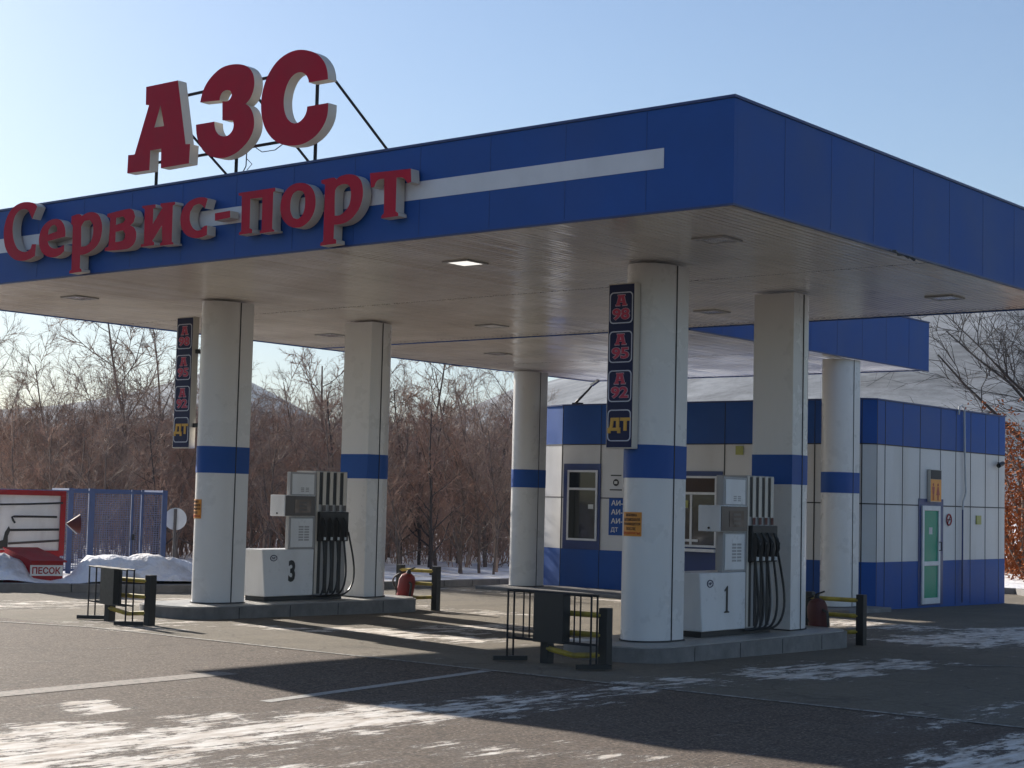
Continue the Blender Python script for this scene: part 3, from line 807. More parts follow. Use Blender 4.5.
# ------------------------------------------------------------------ lettering on the canopy, traced in the plane of the letters
def crop(x0, y0, s): return lambda p: (x0+p[0]/s, y0+p[1]/s)
def letter(loops, cr, Yp, depth, name, parent, corner=38):
    L = []
    for lp in loops:
        q = [on_y(*cr(p), Yp) for p in lp]
        L.append(smooth_loop([(v.x, v.z) for v in q], corner))
    return filled_mesh(L, depth, lambda u, v, w2: Vector((u, Yp+w2, v)), name, M['red'], M['cream_side'], parent)
ns = thing('name_sign', (-9, -.1, 5.1), 'row of raised red letters reading Сервис-порт across the front edge of the canopy', 'sign')
c5 = crop(0, 190, 8.536); c6 = crop(100, 180, 8.533); c7 = crop(210, 160, 8.533); c8 = crop(310, 155, 8.083)
YN, DN = -.17, .135
glyphs = [
 (c5, [[(275, 247), (318, 140), (290, 113), (235, 102), (170, 113), (110, 153), (65, 220), (38, 310), (32, 400), (45, 490), (80, 555), (130, 595), (190, 605), (250, 590), (298, 562), (308, 463), (272, 463), (262, 500), (225, 527), (185, 525), (145, 495), (118, 430), (108, 350), (113, 280), (130, 220), (165, 177), (205, 162), (238, 172), (256, 205)]]),
 (c5, [[(557, 398), (558, 345), (543, 290), (512, 255), (465, 247), (410, 268), (362, 320), (336, 390), (333, 460), (350, 520), (390, 560), (440, 575), (500, 562), (548, 522), (548, 465), (525, 482), (495, 495), (455, 498), (422, 478), (407, 437)], [(410, 382), (416, 340), (440, 307), (468, 297), (486, 318), (488, 352)]]),
 (c5, [[(610, 225), (672, 205), (700, 222), (745, 195), (800, 190), (845, 217), (868, 280), (870, 350), (853, 430), (815, 490), (760, 532), (715, 550), (685, 553), (681, 668), (696, 676), (696, 698), (590, 713), (592, 690), (609, 680), (622, 300), (608, 290)], [(692, 482), (693, 310), (720, 265), (765, 256), (793, 290), (795, 360), (778, 430), (740, 474)]]),
 (c6, [[(62, 290), (250, 245), (288, 268), (300, 310), (288, 358), (258, 388), (292, 408), (310, 450), (305, 510), (278, 558), (225, 590), (40, 605), (42, 580), (72, 568), (88, 325), (62, 314)], [(140, 322), (200, 312), (214, 335), (200, 362), (136, 384)], [(134, 442), (196, 430), (216, 460), (208, 500), (185, 520), (131, 530)]]),
 (c6, [[(360, 222), (474, 208), (476, 234), (456, 243), (450, 375), (532, 238), (516, 224), (517, 200), (640, 186), (642, 207), (622, 216), (612, 528), (626, 534), (626, 549), (512, 560), (512, 540), (530, 530), (528, 388), (445, 520), (462, 532), (462, 556), (348, 572), (350, 550), (374, 543), (382, 246), (360, 240)]]),
 (c6, [[(895, 243), (920, 160), (880, 148), (820, 155), (750, 192), (702, 260), (686, 340), (700, 420), (740, 472), (800, 495), (860, 490), (912, 468), (915, 388), (885, 396), (862, 425), (822, 430), (786, 400), (766, 340), (771, 270), (800, 220), (840, 205), (868, 212)]]),
 (c7, [[(42, 455), (172, 432), (172, 490), (42, 518)]]),
 (c7, [[(245, 282), (556, 236), (558, 262), (540, 273), (530, 590), (548, 596), (550, 609), (426, 626), (426, 606), (440, 596), (447, 322), (345, 330), (338, 582), (360, 592), (360, 622), (246, 640), (248, 620), (266, 608), (272, 308), (245, 302)]]),
 (c7, [[(600, 400), (615, 320), (655, 250), (710, 208), (770, 195), (830, 206), (875, 247), (898, 310), (900, 380), (885, 450), (845, 520), (790, 565), (735, 578), (680, 565), (630, 520), (605, 460)], [(685, 390), (692, 330), (712, 287), (745, 263), (785, 265), (808, 300), (812, 360), (803, 430), (780, 480), (745, 505), (712, 495), (690, 450)]]),
 (c8, [[(90, 205), (188, 183), (214, 197), (250, 170), (310, 156), (370, 166), (410, 205), (427, 270), (424, 350), (398, 430), (350, 500), (290, 545), (235, 560), (195, 564), (190, 676), (212, 684), (212, 715), (82, 735), (84, 712), (106, 700), (122, 240), (92, 230)], [(200, 490), (203, 295), (225, 252), (265, 236), (305, 240), (327, 272), (330, 330), (318, 400), (285, 452), (242, 486)]]),
 (c8, [[(485, 147), (815, 110), (818, 217), (790, 230), (770, 200), (745, 182), (700, 183), (692, 455), (712, 468), (714, 493), (575, 513), (577, 492), (597, 470), (600, 192), (560, 197), (535, 218), (520, 258), (492, 264)]]),
]
for cr, loops in glyphs: letter(loops, cr, YN, DN, 'letter', ns)

rs = thing('roof_sign', (-9.5, .2, 5.6), 'big red block letters АЗС standing on a thin steel frame on the canopy roof', 'sign')
YA, DA = .08, .14
c3 = crop(120, 70, 6.9875); c4 = crop(190, 50, 6.4)
letter([[(183, 118), (405, 72), (458, 518), (490, 517), (482, 652), (285, 686), (288, 550), (212, 562), (205, 700), (50, 722), (57, 595), (102, 590), (203, 245), (180, 243)], [(283, 248), (240, 402), (308, 392)]], c3, YA, DA, 'letter', rs, 18)
letter([[(65, 335), (88, 250), (130, 180), (190, 122), (250, 96), (320, 91), (372, 110), (402, 150), (412, 205), (405, 260), (385, 310), (355, 345), (385, 370), (406, 420), (410, 480), (395, 540), (358, 600), (300, 655), (240, 685), (188, 692), (130, 680), (85, 645), (55, 590), (42, 540), (38, 478), (156, 458), (160, 500), (177, 535), (205, 551), (240, 548), (268, 520), (279, 485), (275, 452), (207, 449), (207, 328), (240, 327), (258, 310), (268, 285), (258, 262), (235, 256), (208, 270), (193, 298), (190, 322)]], c4, YA, DA, 'letter', rs, 40)
letter([[(883, 187), (878, 130), (858, 75), (815, 27), (750, 2), (680, 1), (610, 30), (550, 82), (500, 160), (468, 250), (455, 340), (460, 430), (485, 510), (530, 570), (590, 605), (660, 612), (730, 598), (800, 553), (850, 490), (878, 420), (885, 338), (750, 362), (743, 402), (722, 440), (690, 465), (658, 468), (625, 442), (605, 390), (600, 320), (612, 250), (638, 190), (672, 153), (710, 142), (740, 157), (756, 185), (760, 208)]], c4, YA, DA, 'letter', rs, 40)
fr = MB(); YB = YA+DA+.02
def py(x, y, Y=YB): return on_y(x, y, Y)
legs = [(156, 187, 150), (236, 174, 90), (315, 163, 80)]
tops = []
for px, pb, pt in legs:
    b = py(px, pb-2); top = py(px+2, pt); top = Vector((b.x, YB, max(top.z, 6.9)));
    if px == 156: top.z = 7.0
    fr.bar((b.x, YB, 5.36), top, .03); tops.append(top)
zt_ = min(py(197, 92).z, 7.4); a = py(188, 95); b = py(270, 76); 
fr.bar(Vector((tops[0].x, YB+.02, a.z)), Vector((tops[2].x+.05, YB+.02, b.z)), .03)
a2 = py(188, 157); b2 = py(277, 142); fr.bar(Vector((tops[0].x, YB+.02, a2.z)), Vector((tops[2].x+.05, YB+.02, b2.z)), .03)
for tp in tops: fr.bar((tp.x+.02, YB+.02, tp.z if tp is not tops[0] else a.z), (tp.x+.02, YB+2.15, 5.38), .024)
fr.build('sign_frame', M['steel_dark'], rs)
cb = MB(); p0 = py(258, 162); 
cb.tube([py(255, 147), py(262, 152), py(275, 150), py(283, 144)], .006, 4); cb.tube([py(247, 148), py(246, 166), py(243, 172)], .007, 4); cb.tube([py(246, 158), py(252, 164), py(247, 170)], .005, 4)
cb.build('cable', M['steel_dark'], rs)

# ------------------------------------------------------------------ kiosk building
kio = thing('kiosk_building', (-10.4, 19, -.2), 'single storey white and blue panelled service station kiosk behind the canopy', 'building')
YF, XS, YK = 15.91, -6.57, 22.34; ZB, ZH = -.30, 3.88
XL = -14.05
plan = [(XL, YF), (-6.77, YF), (XS, YF+.2), (XS, YK), (-14.74, YK), (-14.74, YF+.29)]
def inset(e):
    return [(XL-e*.4, YF-e), (-6.77+e*.4, YF-e), (XS+e, YF+.2-e*.4), (XS+e, YK+e), (-14.74-e, YK+e), (-14.74-e, YF+.29-e*.4)]
MB().prism(inset(0), .74, 3.03).build('wall', M['wall_white'], kio)
MB().prism(inset(.004), ZB, .738).build('plinth_panels', M['blue'], kio)
MB().prism(inset(.006), 3.034, ZH).build('parapet', M['blue'], kio)
MB().prism(inset(.03), ZH+.002, ZH+.03).build('roof_edge', M['blue_dark'], kio)
js = MB(); js.prism(inset(.010), 3.012, 3.0335); js.prism(inset(.0045), 1.85, 1.874)
for x in (-14.05, -13.0, -11.94, -10.9, -9.87, -8.84, -7.8, -6.775):
    js.box(x-.011, x+.011, YF-.0105, YF-.0045, .74 if x > -13.5 or True else 0, 3.01); js.box(x-.006, x+.006, YF-.0115, YF-.0065, 3.036, ZH-.002)
    js.box(x-.006, x+.006, YF-.0095, YF-.0045, ZB+.1, .738)
for i, y in enumerate((16.13, 16.47, 17.24, 18.03, 19.0, 19.75, 20.5, 21.28, 22.0)):
    js.box(XS+.0005, XS+.006, y-.010, y+.010, .74, 3.01); js.box(XS+.0065, XS+.010, y-.010, y+.010, 3.036, ZH-.002); js.box(XS+.0045, XS+.008, y-.008, y+.008, ZB+.1, .738)
js.build('panel_joint', M['joint'], kio)
# shop window on the front, left
def window_y(x0, x1, z0, z1, tz, label=None, paper=None, surround=None):
    if surround:
        a, b, c_, d = surround; MB().box(a, b, YF-.03, YF-.0115, c_, d).build('window_surround', M['blue_dark'], kio)
    f = MB(); t_ = .045; yo, yi = YF-.055, YF-.0305
    f.box(x0, x1, yo, yi, z1-t_, z1); f.box(x0, x1, yo, yi, z0, z0+t_); f.box(x0, x0+t_, yo, yi, z0+t_+.001, z1-t_-.001); f.box(x1-t_, x1, yo, yi, z0+t_+.001, z1-t_-.001)
    f.box(x0+t_+.001, x1-t_-.001, yo, yi, tz-.025, tz+.025)
    wo = f.build('window', M['door_white'], kio)
    MB().box(x0+t_*.5, x1-t_*.5, yo+.012, yo+.017, z0+t_*.5, z1-t_*.5).build('pane', M['glass'], wo)
    return wo
w1 = window_y(-13.86, -13.05, .93, 2.46, 2.05, surround=(-13.98, -12.98, .74, 2.60))
MB().box(-13.28, -13.14, YF-.058, YF-.056, 1.62, 1.72).build('paper', M['paper'], w1)
w2 = window_y(-11.3, -10.02, .89, 2.36, 2.0, surround=(-11.4, -9.90, .30, 2.46))
f = MB(); f.box(-10.66, -10.61, YF-.058, YF-.0305, .94, 1.97); f.box(-10.85, -10.45, YF-.062, YF-.059, 1.0, 1.05); f.build('mullion', M['door_white'], w2)
MB().box(-11.25, -10.07, YF-.057, YF-.054, 2.03, 2.31).build('blind', M['blind'], w2)
MB().box(-11.4, -9.95, YF-.22, YF-.056, .80, .86).build('sill', M['door_white'], w2)
MB().box(-10.80, -10.70, YF-.06, YF-.058, 1.70, 1.85).build('sticker', M['tag'], w2)
# door
dr = MB(); dr.box(XS+.0065, XS+.012, 17.96, 19.13, -.16, 2.0); dr.build('door_surround', M['blue_dark'], kio)
df = MB(); t_ = .085; a, b, z0, z1 = 18.08, 18.92, -.13, 1.86
df.box(XS+.013, XS+.05, a, a+t_, z0, z1); df.box(XS+.013, XS+.05, b-t_, b, z0, z1)
df.box(XS+.013, XS+.05, a+t_+.001, b-t_-.001, z1-.10, z1); df.box(XS+.013, XS+.05, a+t_+.001, b-t_-.001, z0, z0+.12); df.box(XS+.013, XS+.05, a+t_+.001, b-t_-.001, .64, .73)
door = df.build('door', M['door_white'], kio, bevel=.005)
MB().box(XS+.014, XS+.024, a+t_*.5, b-t_*.5, z0+.1, z1-.1).build('pane', M['green'], door)
MB().tube([(XS+.055, b-.06, .95), (XS+.10, b-.06, .95), (XS+.10, b-.06, 1.12), (XS+.055, b-.06, 1.12)], .012, 6).build('handle', M['black'], door)
MB().box(XS+.0245, XS+.027, 18.42, 18.58, 1.28, 1.42).build('paper', M['paper'], door)

# signs and fittings on the kiosk: things of their own
t = thing('toilet_sign', (XS, 18.6, 1.95), 'small box style orange sign with a man and a woman figure over the green door', 'sign')
MB().box(XS+.012, XS+.08, 18.36, 18.88, 1.94, 2.60).build('box', M['sign_side'], t, bevel=.004)
MB().box(XS+.0805, XS+.084, 18.37, 18.87, 1.95, 2.40).build('orange_panel', M['wc_orange'], t)
MB().box(XS+.0805, XS+.084, 18.37, 18.87, 2.404, 2.59).build('top_panel', M['joint'], t)
fg = MB(); xx = XS+.0855
for yc, skirt in ((18.49, False), (18.71, True)):
    fg.disc((xx, yc, 2.29), (1, 0, 0), .032, .003, 14)
    if skirt: fg.add([(xx, yc-.025, 2.25), (xx, yc+.025, 2.25), (xx, yc+.085, 2.08), (xx, yc-.085, 2.08)], [(0, 3, 2, 1)])
    else: fg.add([(xx, yc-.06, 2.25), (xx, yc+.06, 2.25), (xx, yc+.045, 2.10), (xx, yc-.045, 2.10)], [(0, 3, 2, 1)])
    fg.box(xx-.001, xx+.001, yc-.035, yc-.008, 1.97, 2.10); fg.box(xx-.001, xx+.001, yc+.008, yc+.035, 1.97, 2.10)
fg.build('pictogram', M['wc_red'], t)
t = thing('no_smoking_sign', (XS, 19.4, 1.45), 'small round red-ringed sign on the white wall right of the green door', 'sign')
MB().disc((XS+.008, 19.4, 1.58), (1, 0, 0), .13, .006, 28).build('plate', M['paper'], t)
rg = MB(); rg.tube([Vector((XS+.013, 19.4+.11*math.cos(a), 1.58+.11*math.sin(a))) for a in [2*PI*i/24 for i in range(25)]], .02, 5, caps=False)
rg.bar((XS+.013, 19.33, 1.50), (XS+.013, 19.47, 1.66), .02, .01); rg.build('ring', M['firered'], t)
c_ = MB(); c_.box(XS+.012, XS+.015, 19.33, 19.47, 1.565, 1.595); c_.build('cigarette', M['black'], t)
t = tag(MB().box(XS+.002, XS+.03, 20.78, 21.02, 1.49, 1.68).build('wall_tag', [M['tag']], None, bevel=.004), 'small yellow plate on the white side wall right of the drainpipe', 'plate')
t = tag(MB().box(-9.60, -9.42, YF-.03, YF-.012, 2.80, 2.98).build('wall_tag', [M['tag']], None, bevel=.004), 'tiny yellow square plate on the cream front wall above pump 1', 'plate')
t = thing('security_camera', (XS, 21.95, 2.8), 'small black security camera at the right end of the white side wall', 'camera')
MB().bar((XS+.01, 21.95, 2.85), (XS+.10, 21.9, 2.83), .03).build('bracket', M['black'], t)
MB().tube([(XS+.10, 22.0, 2.84), (XS+.12, 21.72, 2.78)], .05, 10).build('camera_body', M['black'], t, smooth=True)
pp = MB(); pp.tube([(XS+.05, 19.78, 3.80), (XS+.06, 19.80, 3.97), (XS+.06, 19.92, 4.0), (XS+.06, 20.03, 3.95), (XS+.05, 20.07, 3.6), (XS+.05, 20.10, 2.9), (XS+.05, 20.16, 2.15), (XS+.05, 20.02, 1.95), (XS+.05, 20.0, 1.8)], .022, 7)
t = thing('drain_pipe', (XS+.05, 20.05, 0), 'thin pale pipe running down the side wall of the kiosk from its roof', 'pipe')
pp.build('upper_pipe', M['pipe'], t, smooth=True)
MB().tube([(XS+.05, 20.0, 1.8), (XS+.05, 20.0, -.15)], .018, 7).build('lower_pipe', M['blue_dark'], t, smooth=True)
t = thing('price_board', (-12.4, YF, 1.1), 'blue board with white fuel grade names on the front wall behind the front right column', 'sign')
MB().box(-12.74, -12.0, YF-.03, YF-.012, 1.07, 1.86).build('plate', M['blue'], t)
for k, s_ in enumerate(('АИ-95', 'АИ-92', 'АИ-98', 'ДТ')):
    ww = (.48) if k < 3 else .19; text_mesh(s_, (-12.68+ww/2, YF-.031, 1.76-k*.192), (1, 0, 0), (0, 0, 1), ww, .115, M['paper'], 'lettering', t, .003, .02)
t = thing('emblem_sign', (-12.3, YF, 2.1), 'small round black emblem between two thin text lines above the blue price board', 'sign')
MB().disc((-12.58, YF-.014, 2.20), (0, 1, 0), .075, .004, 20).build('disc', M['black'], t)
MB().box(-12.62, -12.54, YF-.019, YF-.0165, 2.17, 2.23).build('mark', M['paper'], t)
e = MB(); e.box(-12.72, -12.44, YF-.016, YF-.012, 2.34, 2.365); e.box(-12.74, -12.42, YF-.016, YF-.012, 2.03, 2.055); e.build('text_line', M['black'], t)
t = thing('roof_floodlight', (-13.75, 16.0, 3.9), 'floodlight with a pale head on a slanted black arm at the kiosk roof edge', 'floodlight')
MB().box(-13.85, -13.65, 15.95, 16.1, 3.911, 3.95).build('foot', M['black'], t)
MB().tube([(-13.78, 16.0, 3.95), (-13.45, 16.0, 4.22), (-13.32, 16.0, 4.35)], [.03, .022, .02], 7).build('arm', M['black'], t, smooth=True)
h = MB(); h.bar((-13.36, 16.0, 4.32), (-13.17, 16.0, 4.43), .10, .05); h.build('lamp_head', M['lamp'], t, bevel=.01)

# ------------------------------------------------------------------ racks and guard rails
def rack(x0, y0, rz, label, hh=.72):
    t = thing('display_rack', (0, 0, 0), label, 'rack', 'low racks with a black panel')
    Wd = 1.18; f = MB(); r_ = .011
    for yo in (-.05, .05):
        f.tube([(-Wd/2, yo, .05), (-Wd/2, yo, hh)], r_, 6); f.tube([(Wd/2, yo, .05), (Wd/2, yo, hh)], r_, 6)
        f.tube([(-Wd/2-.01, yo, hh), (Wd/2+.01, yo, hh)], r_*1.1, 6); f.tube([(-Wd/2, yo, .25), (Wd/2, yo, .25)], r_, 6)
        for x in (-.36, .36): f.tube([(x, yo, .25), (x, yo, hh)], r_*.8, 6)
    f.build('frame', M['steel_dark'], t)
    MB().box(-.21, .21, -.062, .062, .235, hh+.005).build('panel', M['black'], t, bevel=.005)
    for s_ in (-1, 1):
        c = Vector((s_*Wd/2, 0, .028)); d = Vector((.62, .78, 0)).normalized()
        MB().bar(c-d*.19, c+d*.19, .07, .05).build('foot', M['black'], t)
    t.location = (x0, y0, 0.0); t.rotation_euler = (0, 0, rz); return t
rack(-10.02, .70, R(-13), 'low dark rack with a black panel standing in the sun before the front left column')
rack(-2.79, .97, R(-3), 'low dark rack with a black panel standing in the shade before the front right column', .765)

def guard(x0, x1, y, z, label):
    t = thing('guard_rail', ((x0+x1)/2, y, 0), label, 'guard rail', 'short yellow guard rails at the island ends')
    for x in (x0, x1): MB().box(x-.055, x+.055, y-.055, y+.055, -.1, z).build('post', M['black'], t, bevel=.006)
    for k in range(3):
        rl = MB(); zz = z-.08-k*.21; pts = [(x0+.03, y-.03, zz+(.0 if k < 2 else .02)), ((x0+x1)/2, y-.035, zz-(.0 if k < 2 else .03)), (x1-.03, y-.03, zz)]
        rl.tube(pts, .030, 8); rl.build('rail', M['yellow'], t, smooth=True)
    return t
guard(-10.28, -9.44, .90, .65, 'black posts with three yellow rails behind the rack before the front left column')
guard(-3.02, -2.24, 1.2, .63, 'black posts with three yellow rails behind the rack before the front right column')
guard(-10.84, -10.04, 7.28, .64, 'black posts with three rails at the far end of the pump 3 island')
guard(-3.10, -2.32, 7.22, .60, 'black posts with three rails at the far end of the pump 1 island')

def canister(x, y, z, label, tilt, mt=None):
    t = thing('fire_extinguisher', (x, y, z), label, 'extinguisher', 'red canisters with black hoses')
    ax = Vector((math.sin(tilt), 0, math.cos(tilt))); c = Vector((x, y, z))
    prof = [(0, .09), (.02, .13), (.10, .14), (.30, .14), (.38, .11), (.42, .05)]
    MB().tube([c+ax*h for h, r_ in prof], [r_ for h, r_ in prof], 16).build('body', mt or M['oldred'], t, smooth=True)
    MB().tube([c+ax*.41, c+ax*.47], [.045, .03], 10).build('valve', M['black'], t, smooth=True)
    MB().bar(c+ax*.47+Vector((-.02, 0, 0)), c+ax*.50+Vector((.12, 0, .02)), .03, .02).build('handle', M['black'], t)
    pts = [c+ax*.45+Vector((-.02, -.05, 0))]
    for i in range(1, 12):
        a = i/11*PI; pts.append(c+ax*(.45-.40*i/11)+Vector((-.20*math.sin(a)-.02, -.10, .05*math.sin(a))))
    MB().tube(pts, .015, 7).build('hose', M['rubber'], t, smooth=True)
    MB().tube([c+ax*.30+Vector((.02, -.02, .0)), c+ax*.22+Vector((.20, -.10, .03)), c+ax*.05+Vector((.21, -.1, 0))], .02, 7).build('strap', M['rubber'], t, smooth=True)
    return t
canister(-10.60, 7.12, .10, 'red fire extinguisher with a looping hose at the far end of the pump 3 island', R(12))
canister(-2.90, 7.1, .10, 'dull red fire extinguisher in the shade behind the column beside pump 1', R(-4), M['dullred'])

# ------------------------------------------------------------------ fire corner beyond the kerb (local frame along the kerb)
UU = Vector((.447, .894, 0)); NN = Vector((-.894, .447, 0)); K0 = Vector((-17.0, 3.7, 0))
def onk(px, py_, n):     # pixel -> point on the vertical plane parallel to the kerb, n metres behind it
    d = ray(px, py_); o = K0+NN*n; t = (o-CAM).dot(NN)/d.dot(NN); return CAM+d*t
TU = Vector((0, 0, 1))
n0 = 1.9
t = thing('fire_board', onk(30, 590, n0), 'white fire equipment board in a red frame behind the snow bank', 'board')
A = onk(-6, 491, n0); B = onk(66, 491, n0); C_ = onk(66, 553, n0)
z1, z0 = B.z, C_.z-.05; A.z = z1
def kbox(mb, a, b, za, zb, th, off, mi=0):
    c = (a+b)/2; c = Vector((c.x, c.y, (za+zb)/2))-NN*off; ln_ = Vector((b.x-a.x, b.y-a.y, 0)).length
    mb.obox(c, UU, NN, TU, ln_/2, th/2, abs(zb-za)/2, mi)
m_ = MB(); kbox(m_, A, B, z0, z1, .03, 0); m_.build('panel', M['board'], t)
fr_ = MB(); tw = .095
a_, b_ = A.copy(), B.copy()
kbox(fr_, A, B, z1-tw, z1, .08, .02); kbox(fr_, A, B, z0, z0+tw, .08, .02); kbox(fr_, B-UU*tw, B, z0+tw+.001, z1-tw-.001, .08, .02); kbox(fr_, A, A+UU*tw, z0+tw+.001, z1-tw-.001, .08, .02)
fr_.build('frame', M['firered'], t)
lg = MB()
for P in (A+UU*.1, B-UU*.1): lg.obox(Vector((P.x, P.y, z0/2-.1))+NN*.06, UU, NN, TU, .04, .04, z0/2+.25)
lg.build('leg', M['firered'], t)
def tl(pxs, r_, off=.075): return [onk(x, y, n0-off) for x, y in pxs]
t = tag(MB().tube(tl([(-4, 504.5), (30, 504), (63, 503)], 0), .018, 6).build('fire_pole', M['black']), 'long straight dark pole, topmost tool hung on the white fire board', 'pole')
t = tag(MB().tube(tl([(15, 523), (13, 520), (12, 517), (14, 516.5), (30, 516.5), (57, 517)], 0), .020, 6).build('fire_hook', M['black'], smooth=True), 'dark rod with a curled hook end on the white fire board', 'hook')
t = tag(MB().tube(tl([(9, 530), (59, 529.5)], 0), .022, 6).build('crowbar', M['black']), 'straight dark crowbar, third tool down on the white fire board', 'crowbar')
t = thing('shovel', onk(8, 543, n0-.08), 'dark shovel with its blade to the left, lowest tool on the white fire board', 'shovel')
MB().tube(tl([(8, 543.5), (59, 540.5)], 0), .022, 6).build('handle', M['brown'], t)
def poly_k(px, th, off, name, m__, parent):
    P = [onk(x, y, n0-off) for x, y in px]; mb = MB(); n = len(P)
    vs = P+[p+NN*th for p in P]; mb.add(vs, [tuple(range(n)), tuple(range(2*n-1, n-1, -1))]+[(i, n+i, n+(i+1) % n, (i+1) % n) for i in range(n)]); return mb.build(name, m__, parent)
poly_k([(9, 526), (10.5, 530), (8, 536), (7.5, 548), (-2, 549), (-1, 541), (3, 540), (5, 532)], .02, .11, 'blade', M['rubber'], t)
t = thing('fire_bucket', onk(72, 523, n0), 'dark red cone-shaped bucket hung at the right edge of the fire board', 'bucket')
ap = onk(66, 524, n0-.05); mo = onk(78, 524, n0-.05); mo = mo+(mo-ap)*.15
MB().tube([ap, ap+(mo-ap)*.97, mo], [.012, .185, .185], 16, caps=True).build('cone', M['dullred'], t, smooth=True)
MB().tube([onk(66, 524, n0-.15), onk(77, 534, n0-.15)], .010, 5).build('rim', M['paper'], t)

# sand box
n1 = .62
p0 = onk(31, 575, n1); p1 = onk(63, 575, n1); zt1 = onk(63, 562, n1).z
t = thing('sand_box', (p0+p1)/2, 'dark red sand box with a white ПЕСОК plate sunk in the snow bank', 'box')
zb_ = p0.z-.35; back = NN*.75-UU*.38; h_ = .20
mb = MB(); vs = [Vector((p0.x, p0.y, zb_)), Vector((p1.x, p1.y, zb_)), Vector((p1.x, p1.y, zb_))+back, Vector((p0.x, p0.y, zb_))+back,
      Vector((p0.x, p0.y, zt1)), Vector((p1.x, p1.y, zt1)), Vector((p1.x, p1.y, zt1+h_))+back, Vector((p0.x, p0.y, zt1+h_))+back]
mb.add(vs, [(3, 2, 1, 0), (4, 5, 6, 7), (0, 1, 5, 4), (1, 2, 6, 5), (2, 3, 7, 6), (3, 0, 4, 7)])
mb.build('bin', M['firered'], t, bevel=.01)
lid = MB(); d_ = (back+Vector((0, 0, h_))); nn_ = UU.cross(d_).normalized()
if nn_.z < 0: nn_ = -nn_
e0 = [vs[4]-d_*.06-UU*.03, vs[5]-d_*.06+UU*.03, vs[6]+UU*.03, vs[7]-UU*.03]
lid.add([v+nn_*.008 for v in e0]+[v+nn_*.035 for v in e0], [(3, 2, 1, 0), (4, 5, 6, 7), (0, 1, 5, 4), (1, 2, 6, 5), (2, 3, 7, 6), (3, 0, 4, 7)])
lid.build('lid', M['firered'], t)
pc = (onk(31, 570.5, n1)+onk(61.5, 570.5, n1))/2-NN*.012
pl = MB().obox(pc, UU, NN, TU, .285, .004, .095).build('plate', M['paper'], t)
text_mesh('ПЕСОК', pc-NN*.0045, UU, TU, .50, .125, M['firered'], 'lettering', pl, .004, .03)

# mesh cage
n2 = 4.2
t = thing('mesh_fence', onk(110, 590, n2), 'blue framed wire mesh cage with a gate, behind the snow bank', 'fence')
zt3 = onk(90, 490, n2).z
def up_(px, w_, nm='post', n_=n2):
    P = onk(px, 540, n_); mb = MB(); mb.obox(Vector((P.x, P.y, (zt3+.03-.2)/2)), UU, NN, TU, w_/2, w_/2, (zt3+.03+.2)/2); mb.build(nm, M['fence_blue'], t); return P
Pa = up_(69, .10); Pb = up_(90, .12); Pc = up_(131, .05); Pd = up_(163, .10); Pe = up_(141, .05); Pl = up_(-30, .08)
def panel(p, q, gate=False):
    mb = MB(); p = Vector((p.x, p.y, 0))+UU*.05; q = Vector((q.x, q.y, 0))-UU*.05; l = (q-p).length; zlo, zhi = .15, zt3-.06
    n = int(l/.045)
    for i in range(n+1):
        c = p+(q-p)*(i/n); mb.tube([c+TU*zlo, c+TU*zhi], .009, 3, caps=False)
    m2 = int((zhi-zlo)/.045)
    for i in range(m2+1): z = zlo+(zhi-zlo)*i/m2; mb.tube([p+TU*z, q+TU*z], .009, 3, caps=False)
    mb.build('mesh_panel', M['fence_mesh'], t)
    fr2 = MB(); fr2.bar(p-UU*.04+TU*(zhi+.02), q+UU*.04+TU*(zhi+.02), .05); fr2.bar(p-UU*.04+TU*zlo, q+UU*.04+TU*zlo, .05); fr2.build('rail', M['fence_blue'], t)
panel(Pl, Pa); panel(Pa, Pb); panel(Pb, Pc); panel(Pc, Pe); panel(Pe, Pd)
MB().bar(Pc+TU*0+UU*.03-NN*.04, Pc+UU*.03-NN*.04+TU*.12, .04).build('latch', M['black'], t)
# rear run of the cage
back_l = MB(); q1 = Vector((Pa.x, Pa.y, 0))+NN*2.2; q2 = Vector((Pd.x, Pd.y, 0))+NN*2.2
back_l.bar(q1+TU*zt3, q2+TU*zt3, .05); back_l.bar(Vector((Pa.x, Pa.y, zt3)), q1+TU*zt3, .05); back_l.bar(Vector((Pd.x, Pd.y, zt3)), q2+TU*zt3, .05)
for q in (q1, q2): back_l.bar(q-TU*.2, q+TU*zt3, .06)
back_l.build('rear_frame', M['fence_blue'], t)

def road_sign(px, pyc, d, r_, label):
    c = CAM+ray(px, pyc)*d; nrm = Vector((FW.x, FW.y, 0)).normalized()
    t = thing('road_sign', (c.x, c.y, gz(c.y)), label, 'road sign', 'round road signs seen from behind')
    MB().disc(c, nrm, r_, .02, 32).build('disc', M['signback'], t)
    f = c-nrm*.04
    MB().tube([(f.x, f.y, -.3), (f.x, f.y, c.z+r_*.9)], .032, 8).build('post', M['postgrey'], t, smooth=True)
road_sign(175.5, 519, 34.5, .232, 'round grey back of a road sign on a post left of the front left column')
road_sign(387.5, 463.5, 52, .17, 'small round pale sign peeping out beside the rear left column')

